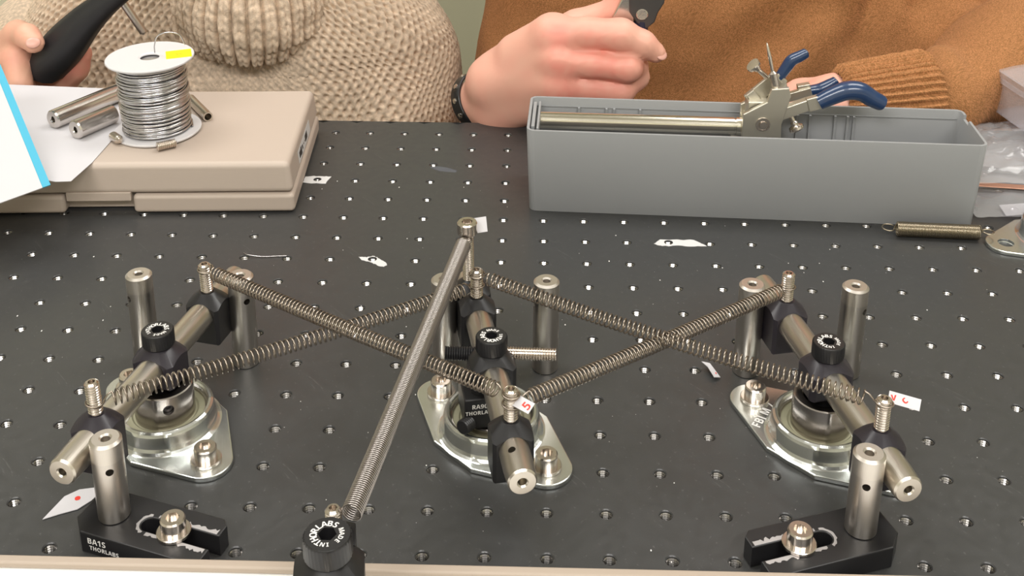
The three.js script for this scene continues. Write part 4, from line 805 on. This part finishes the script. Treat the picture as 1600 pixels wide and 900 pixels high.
{ // black handled tool in that hand
  const t = thing('black_handled_tool', 'black handled tool gripped in a hand behind the beige case', 'tool', [-0.3042, 0.0527, -0.430]);
  const O = t.position, P = [[-0.3235, 0.0270, -0.4310, 0.0105], [-0.3200, 0.0345, -0.4305, 0.0140], [-0.3042, 0.0527, -0.4300, 0.0155], [-0.2853, 0.0730, -0.4300, 0.0122], [-0.2698, 0.0865, -0.4300, 0.0096], [-0.2519, 0.1014, -0.4310, 0.0092]];
  const pts = curvePts(P, 40).map(v => v.sub(O)), rad = new THREE.CatmullRomCurve3(P.map((p, i) => V(p[3], i, 0))).getPoints(40).map(v => v.x);
  const ends = f => f < 0.06 ? Math.sqrt(1 - ((0.06 - f) / 0.06) ** 2 * 0.8) : 1;
  part('handle', tube(pts, f => rad[Math.round(f * 40)] * ends(f), 10), M.rubber, t);
  part('head', tube([V(-0.2519, 0.1014, -0.4310), V(-0.235, 0.118, -0.433), V(-0.222, 0.126, -0.4345)].map(v => v.sub(O)), 0.0075, 12), M.gunmetal, t);
  const s = thing('steel_shaft', 'thin steel tool shaft pointing down behind the wire spool', 'tool', [-0.2468, 0.0594, -0.440]);
  part('shaft', placeAlong(lathe([[0.01, 0], [1.6, 0], [2.0, 1], [3.0, 1.4], [3.0, 60], [0.01, 60]], 24), V(0, 0, 0), V(-0.0164, 0.0289, 0)), M.steel, s);
  part('grip', placeAlong(lathe([[0.01, 58], [6, 58], [9, 64], [9, 120], [6, 126], [0.01, 126]], 24), V(0, 0, 0), V(-0.0164, 0.0289, 0)), M.rubber, s);
}
{ // ---- person in the brown sweater
  const person = thing('person', 'person in a brown fine-knit sweater with a studded wristband holding pliers', 'person', [0, 0, 0]);
  const knitB = dataTex(512, (u, v, x, y) => { const c = x % 16, r = (y + Math.abs(c - 8) * 0.9) % 12; const rib = Math.sqrt(Math.max(0, 1 - ((Math.abs(c - 7.5) - 3.7) / 4.2) ** 2)); return 40 + 150 * rib * (0.55 + 0.45 * Math.sin(Math.PI * r / 12)) + 70 * (rnd() - 0.5); });
  const knitC = dataTex(512, (u, v, x, y) => { const n = 0.5 + 0.34 * tileNoise(u, v, 50, 2) + 0.22 * tileNoise(u, v, 130, 6) + 0.45 * (rnd() - 0.5), f = Math.max(0, Math.min(1, n)); const k = 0.78 + 0.50 * f; return [155 * k, 106 * k, 65 * k * (0.85 + 0.25 * f)]; }, true);
  for (const t of [knitB, knitC]) t.repeat.set(14, 14);
  const wool = phys({ map: knitC, roughness: 0.95, bumpMap: knitB, bumpScale: 0.0007, sheen: 0.35, sheenRoughness: 0.6, sheenColor: lin(0.34, 0.22, 0.13) });
  const torso = ellipsoid([0.262, -0.14, -0.635], [0.235, 0.40, 0.145]);
  const limbs = capsuleField([...chain([[0.075, 0.13, -0.62, 0.062], [0.050, -0.04, -0.60, 0.056], [0.040, -0.17, -0.57, 0.052], [0.000, -0.100, -0.505, 0.034]]), ...chain([[0.455, 0.13, -0.61, 0.065], [0.530, 0.00, -0.57, 0.056], [0.4750, 0.0400, -0.520, 0.050], [0.4080, 0.0380, -0.4680, 0.042], [0.3300, 0.0335, -0.4080, 0.0325]])], 0.03);
  const crease = (x, y, x0, y0, x1, y1, w) => { const dx = x1 - x0, dy = y1 - y0, t = Math.max(0, Math.min(1, ((x - x0) * dx + (y - y0) * dy) / (dx * dx + dy * dy))); const d = Math.hypot(x - x0 - dx * t, y - y0 - dy * t); return Math.exp(-d * d / (w * w)) * (0.5 + 0.5 * Math.sin(Math.PI * Math.min(1, 0.15 + t))); };
  const f = (x, y, z) => {
    let d = smin(torso(x, y, z), limbs(x, y, z), 0.05);
    if (d < 0.05 && z > -0.62) d += 0.020 * crease(x, y, 0.345, 0.12, 0.300, 0.030, 0.012) + 0.020 * crease(x, y, 0.40, 0.12, 0.352, 0.062, 0.011) + 0.008 * crease(x, y, 0.255, 0.06, 0.185, 0.0, 0.018) + 0.010 * crease(x, y, 0.085, 0.16, 0.072, 0.020, 0.007) - 0.006 * crease(x, y, 0.30, 0.10, 0.245, 0.0, 0.016) + 0.003 * noise3(x * 18, y * 18, z * 18);
    return d;
  };
  const sw = nets(f, [-0.10, -0.50, -0.80], [0.60, 0.27, -0.34], 0.0062); uvFrom(sw);
  part('sweater', sw, wool, person);
  // ribbed cuff
  const c0 = V(0.2590, 0.0290, -0.3950), c1 = V(0.3300, 0.0338, -0.4025), ax = c1.clone().sub(c0).normalize(), n1 = V(0, 1, 0).sub(ax.clone().multiplyScalar(ax.y)).normalize(), n2 = V(0, 0, 0).crossVectors(ax, n1);
  const cuff = gridMesh(range(0, 2 * Math.PI * (1 - 1 / 320), 319), [...range(0, 1, 16), 1.0], (a, w) => {
    const k = a * 40 / (2 * Math.PI), q = Math.abs(k - Math.floor(k) - 0.5) * 2, tuck = w < 0.03 ? -0.004 : 0;
    const r = 0.0262 + 0.0068 * w ** 0.8 + 0.0011 * Math.cos(Math.PI * q) + tuck + 0.0006 * noise2(a * 3, w * 6) + (w > 0.95 ? -0.001 : 0.0012);
    const p = c0.clone().addScaledVector(ax, w * 0.066).addScaledVector(n1, r * Math.cos(a)).addScaledVector(n2, r * Math.sin(a)); return [p.x, p.y, p.z, a * 0.03, w * 0.066];
  }, true);
  part('cuff', cuff, wool, person);
  // body: head, neck, both hands
  const hc = [0.262, 0.43, -0.58], hf = headField(hc), nf = capsuleField(chain([[0.262, 0.10, -0.64, 0.075], [0.262, 0.28, -0.61, 0.055], [0.262, 0.37, -0.59, 0.055]]), 0.03);
  const headG = nets((x, y, z) => smin(hf(x, y, z), nf(x, y, z), 0.03), [0.14, 0.0, -0.76], [0.39, 0.57, -0.46], 0.007);
  const fore = chain([[0.0200, -0.1150, -0.5350, 0.029], [0.0050, -0.0380, -0.4740, 0.0190], [0.0030, 0.0060, -0.4470, 0.0168]]);
  const W = [0.0150, 0.0280, -0.4310, 0.0170], W2 = [0.0170, 0.0060, -0.4340, 0.0165];
  const mcp = [[0.0560, 0.0745, -0.4070, 0.0128], [0.0590, 0.0590, -0.4000, 0.0122], [0.0590, 0.0405, -0.4000, 0.0118], [0.0555, 0.0215, -0.4070, 0.0112]];
  const big = [...fore, [...fore[1].slice(4), ...W], [...W, ...W2], [...W, ...mcp[0]], [...W, ...mcp[1]], [...W, ...mcp[2]], [...W2, ...mcp[2]], [...W2, ...mcp[3]],
    [0.030, 0.056, -0.4235, 0.0130, 0.056, 0.0745, -0.4120, 0.0128], [0.02, 0.026, -0.432, 0.017, 0.056, 0.045, -0.412, 0.015]];
  const fing = [
    [mcp[0], [0.0800, 0.0785, -0.4015, 0.0112], [0.1035, 0.0785, -0.3985, 0.0116], [0.1190, 0.0722, -0.3985, 0.0094], [0.1285, 0.0652, -0.4000, 0.0074]],
    [mcp[1], [0.0830, 0.0580, -0.3960, 0.0102], [0.1085, 0.0560, -0.3940, 0.0104], [0.1150, 0.0515, -0.4080, 0.0092], [0.0990, 0.0480, -0.4240, 0.0082]],
    [mcp[2], [0.0820, 0.0385, -0.3975, 0.0092], [0.1050, 0.0370, -0.3970, 0.0094], [0.1165, 0.0430, -0.4090, 0.0090], [0.1040, 0.0430, -0.4230, 0.0080]],
    [mcp[3], [0.0965, 0.0180, -0.4040, 0.0086], [0.1040, 0.0200, -0.4160, 0.0080], [0.0930, 0.0230, -0.4270, 0.0072]],
    [[0.0230, 0.0400, -0.4330, 0.0160], [0.0740, 0.0730, -0.4300, 0.0125], [0.1010, 0.0880, -0.4230, 0.0098], [0.1110, 0.1060, -0.4210, 0.0088], [0.1150, 0.1150, -0.4200, 0.0078]],
  ];
  const handF = capsuleField(big, 0.010), fingF = fing.map(c => capsuleField(chain(c), 0.004));
  const hf2 = (x, y, z) => {                          // fingers stay apart beyond the knuckles
    let d = handF(x, y, z), e = 1e3; for (const f of fingF) e = smin(e, f(x, y, z), 0.0018);
    return smin(d, e, 0.008);
  };
  const hand = nets(hf2, [-0.06, -0.15, -0.58], [0.145, 0.125, -0.375], 0.0023);
  const lf = capsuleField([...chain([[0.292, 0.031, -0.399, 0.020], [0.2620, 0.0285, -0.3950, 0.0200], [0.2440, 0.0300, -0.3900, 0.0165], [0.2260, 0.0265, -0.3840, 0.0100], [0.2120, 0.0180, -0.3800, 0.0085]]), ...chain([[0.250, 0.016, -0.385, 0.013], [0.224, 0.010, -0.378, 0.0095], [0.207, 0.006, -0.378, 0.0085]]), ...chain([[0.252, 0.020, -0.403, 0.013], [0.222, 0.016, -0.402, 0.0095], [0.203, 0.010, -0.400, 0.0085]]), ...chain([[0.256, 0.036, -0.402, 0.013], [0.236, 0.030, -0.412, 0.010], [0.218, 0.022, -0.412, 0.0085]])], 0.008);
  const left = nets(lf, [0.185, -0.012, -0.445], [0.36, 0.065, -0.35], 0.003);
  const g = merge([headG, hand, left]);
  paintSkin(g, [[0.0580, 0.0790, -0.397, 0.011, 0.9], [0.0600, 0.0600, -0.390, 0.010, 0.8], [0.0610, 0.0380, -0.390, 0.012, 0.9], [0.085, 0.0785, -0.39, 0.020, 0.45], [0.090, 0.0585, -0.39, 0.022, 0.5], [0.108, 0.058, -0.39, 0.012, 0.4], [0.09, 0.037, -0.39, 0.02, 0.5], [0.108, 0.100, -0.42, 0.015, 0.7], [0.235, 0.03, -0.38, 0.02, 0.6]], SKIN, FLUSH);
  part('body', g, M.skin, person);
  nail(person, [0.1325, 0.0650, -0.3962], [1.1, 0.7, -0.62], 0.95);
  addHead(person, hc, M.hairDark); seated(person, 0.262, -0.66, -0.34);
}
{ // studded wristband
  const t = thing('wristband', 'black leather wristband with round silver studs on the wrist behind the grey bin', 'wristband', [0.0010, 0.0050, -0.4500]);
  const ax = V(0.62, 0.52, 0.58).normalize(), n1 = V(0, 1, 0).sub(ax.clone().multiplyScalar(ax.y)).normalize(), n2 = V(0, 0, 0).crossVectors(ax, n1);
  const prof = [[-4.6, 0], [-5.2, 0.6], [-5.2, 1.5], [-4.6, 2.1], [4.6, 2.1], [5.2, 1.5], [5.2, 0.6], [4.6, 0], [-4.6, 0]];
  const ringG = (pr, ra, rb) => gridMesh(range(0, 2 * Math.PI * (1 - 1 / 72), 71), range(0, pr.length - 1, pr.length - 1), (q, k) => { const [u, r] = pr[k]; const p = V(0, 0, 0).addScaledVector(ax, u * mm).addScaledVector(n1, (ra + r * mm) * Math.cos(q)).addScaledVector(n2, (rb + r * mm) * Math.sin(q)); return [p.x, p.y, p.z]; }, true);
  part('strap', toCreasedNormals(ringG(prof, 0.0205, 0.0200), 0.8), M.leather, t);
  part('yellow_edging', ringG([[-5.25, 0.7], [-5.45, 0.9], [-5.25, 1.1]], 0.0205, 0.0200), std({ color: 0xd9cf86, roughness: 0.6 }), t);
  for (let k = 0; k < 12; k++) { const q = k / 12 * 2 * Math.PI + 0.25, d = n1.clone().multiplyScalar(Math.cos(q)).addScaledVector(n2, Math.sin(q)); const c = n1.clone().multiplyScalar(0.0224 * Math.cos(q)).addScaledVector(n2, 0.0219 * Math.sin(q)); part('stud', placeAlong(lathe([[2.2, 0], [2.1, 0.7], [1.2, 1.3], [0.01, 1.5]], 18), c, c.clone().add(d)), M.polish, t); }
}
{ // pliers in the brown-sleeved person's hand
  const t = thing('pliers', 'dark metal pliers with navy handles held in the hand above the grey bin', 'pliers', [0.1130, 0.0830, -0.4150]);
  const O = t.position;
  const ex = (list, th, z) => { const g = new THREE.ExtrudeGeometry(shapeOf(list), { depth: th, bevelEnabled: true, bevelSize: 0.0008, bevelThickness: 0.0008, bevelSegments: 2 }); return g.translate(-O.x, -O.y, z - O.z); };
  part('jaws', ex([[0.1085, 0.1240], [0.1100, 0.1010], [0.1105, 0.0930], [0.1160, 0.0850], [0.1220, 0.0815], [0.1270, 0.0860], [0.1290, 0.0930], [0.1330, 0.1000], [0.1340, 0.1110], [0.1400, 0.1250], [0.1250, 0.1300]], 0.009, -0.4160), M.gunmetal, t);
  part('pivot', placeAlong(lathe([[0.01, 0], [4.2, 0], [4.2, 1], [3.6, 1.6], [0.01, 1.6]], 28), V(0.1185, 0.0915, -0.4062).sub(O), V(0.1185, 0.0915, -0.39).sub(O)), M.screw, t);
  part('tang', ex([[0.1060, 0.1040], [0.1100, 0.1010], [0.1130, 0.0900], [0.1120, 0.0800], [0.1040, 0.0840], [0.0990, 0.0880]], 0.005, -0.4140), M.polish, t);
  const sl = (l, r) => tube(curvePts(l, 24).map(v => v.sub(O)), f => r * (f > 0.92 ? Math.sqrt(Math.max(0.05, 1 - ((f - 0.92) / 0.08) ** 2)) : 1), 14);
  part('handle', sl([[0.1190, 0.0850, -0.4110], [0.1170, 0.0680, -0.4090], [0.1135, 0.0540, -0.4100], [0.1000, 0.0300, -0.4150], [0.085, 0.0, -0.42]], 0.0052), M.navy, t);
  part('handle', sl([[0.1110, 0.0850, -0.4130], [0.1010, 0.0700, -0.4170], [0.0930, 0.0520, -0.4200], [0.078, 0.025, -0.4230]], 0.0052), M.navy, t);
}

scene.traverse(o => { if (o.isMesh) { o.castShadow = true; o.receiveShadow = true; } });
renderer.render(scene, camera);
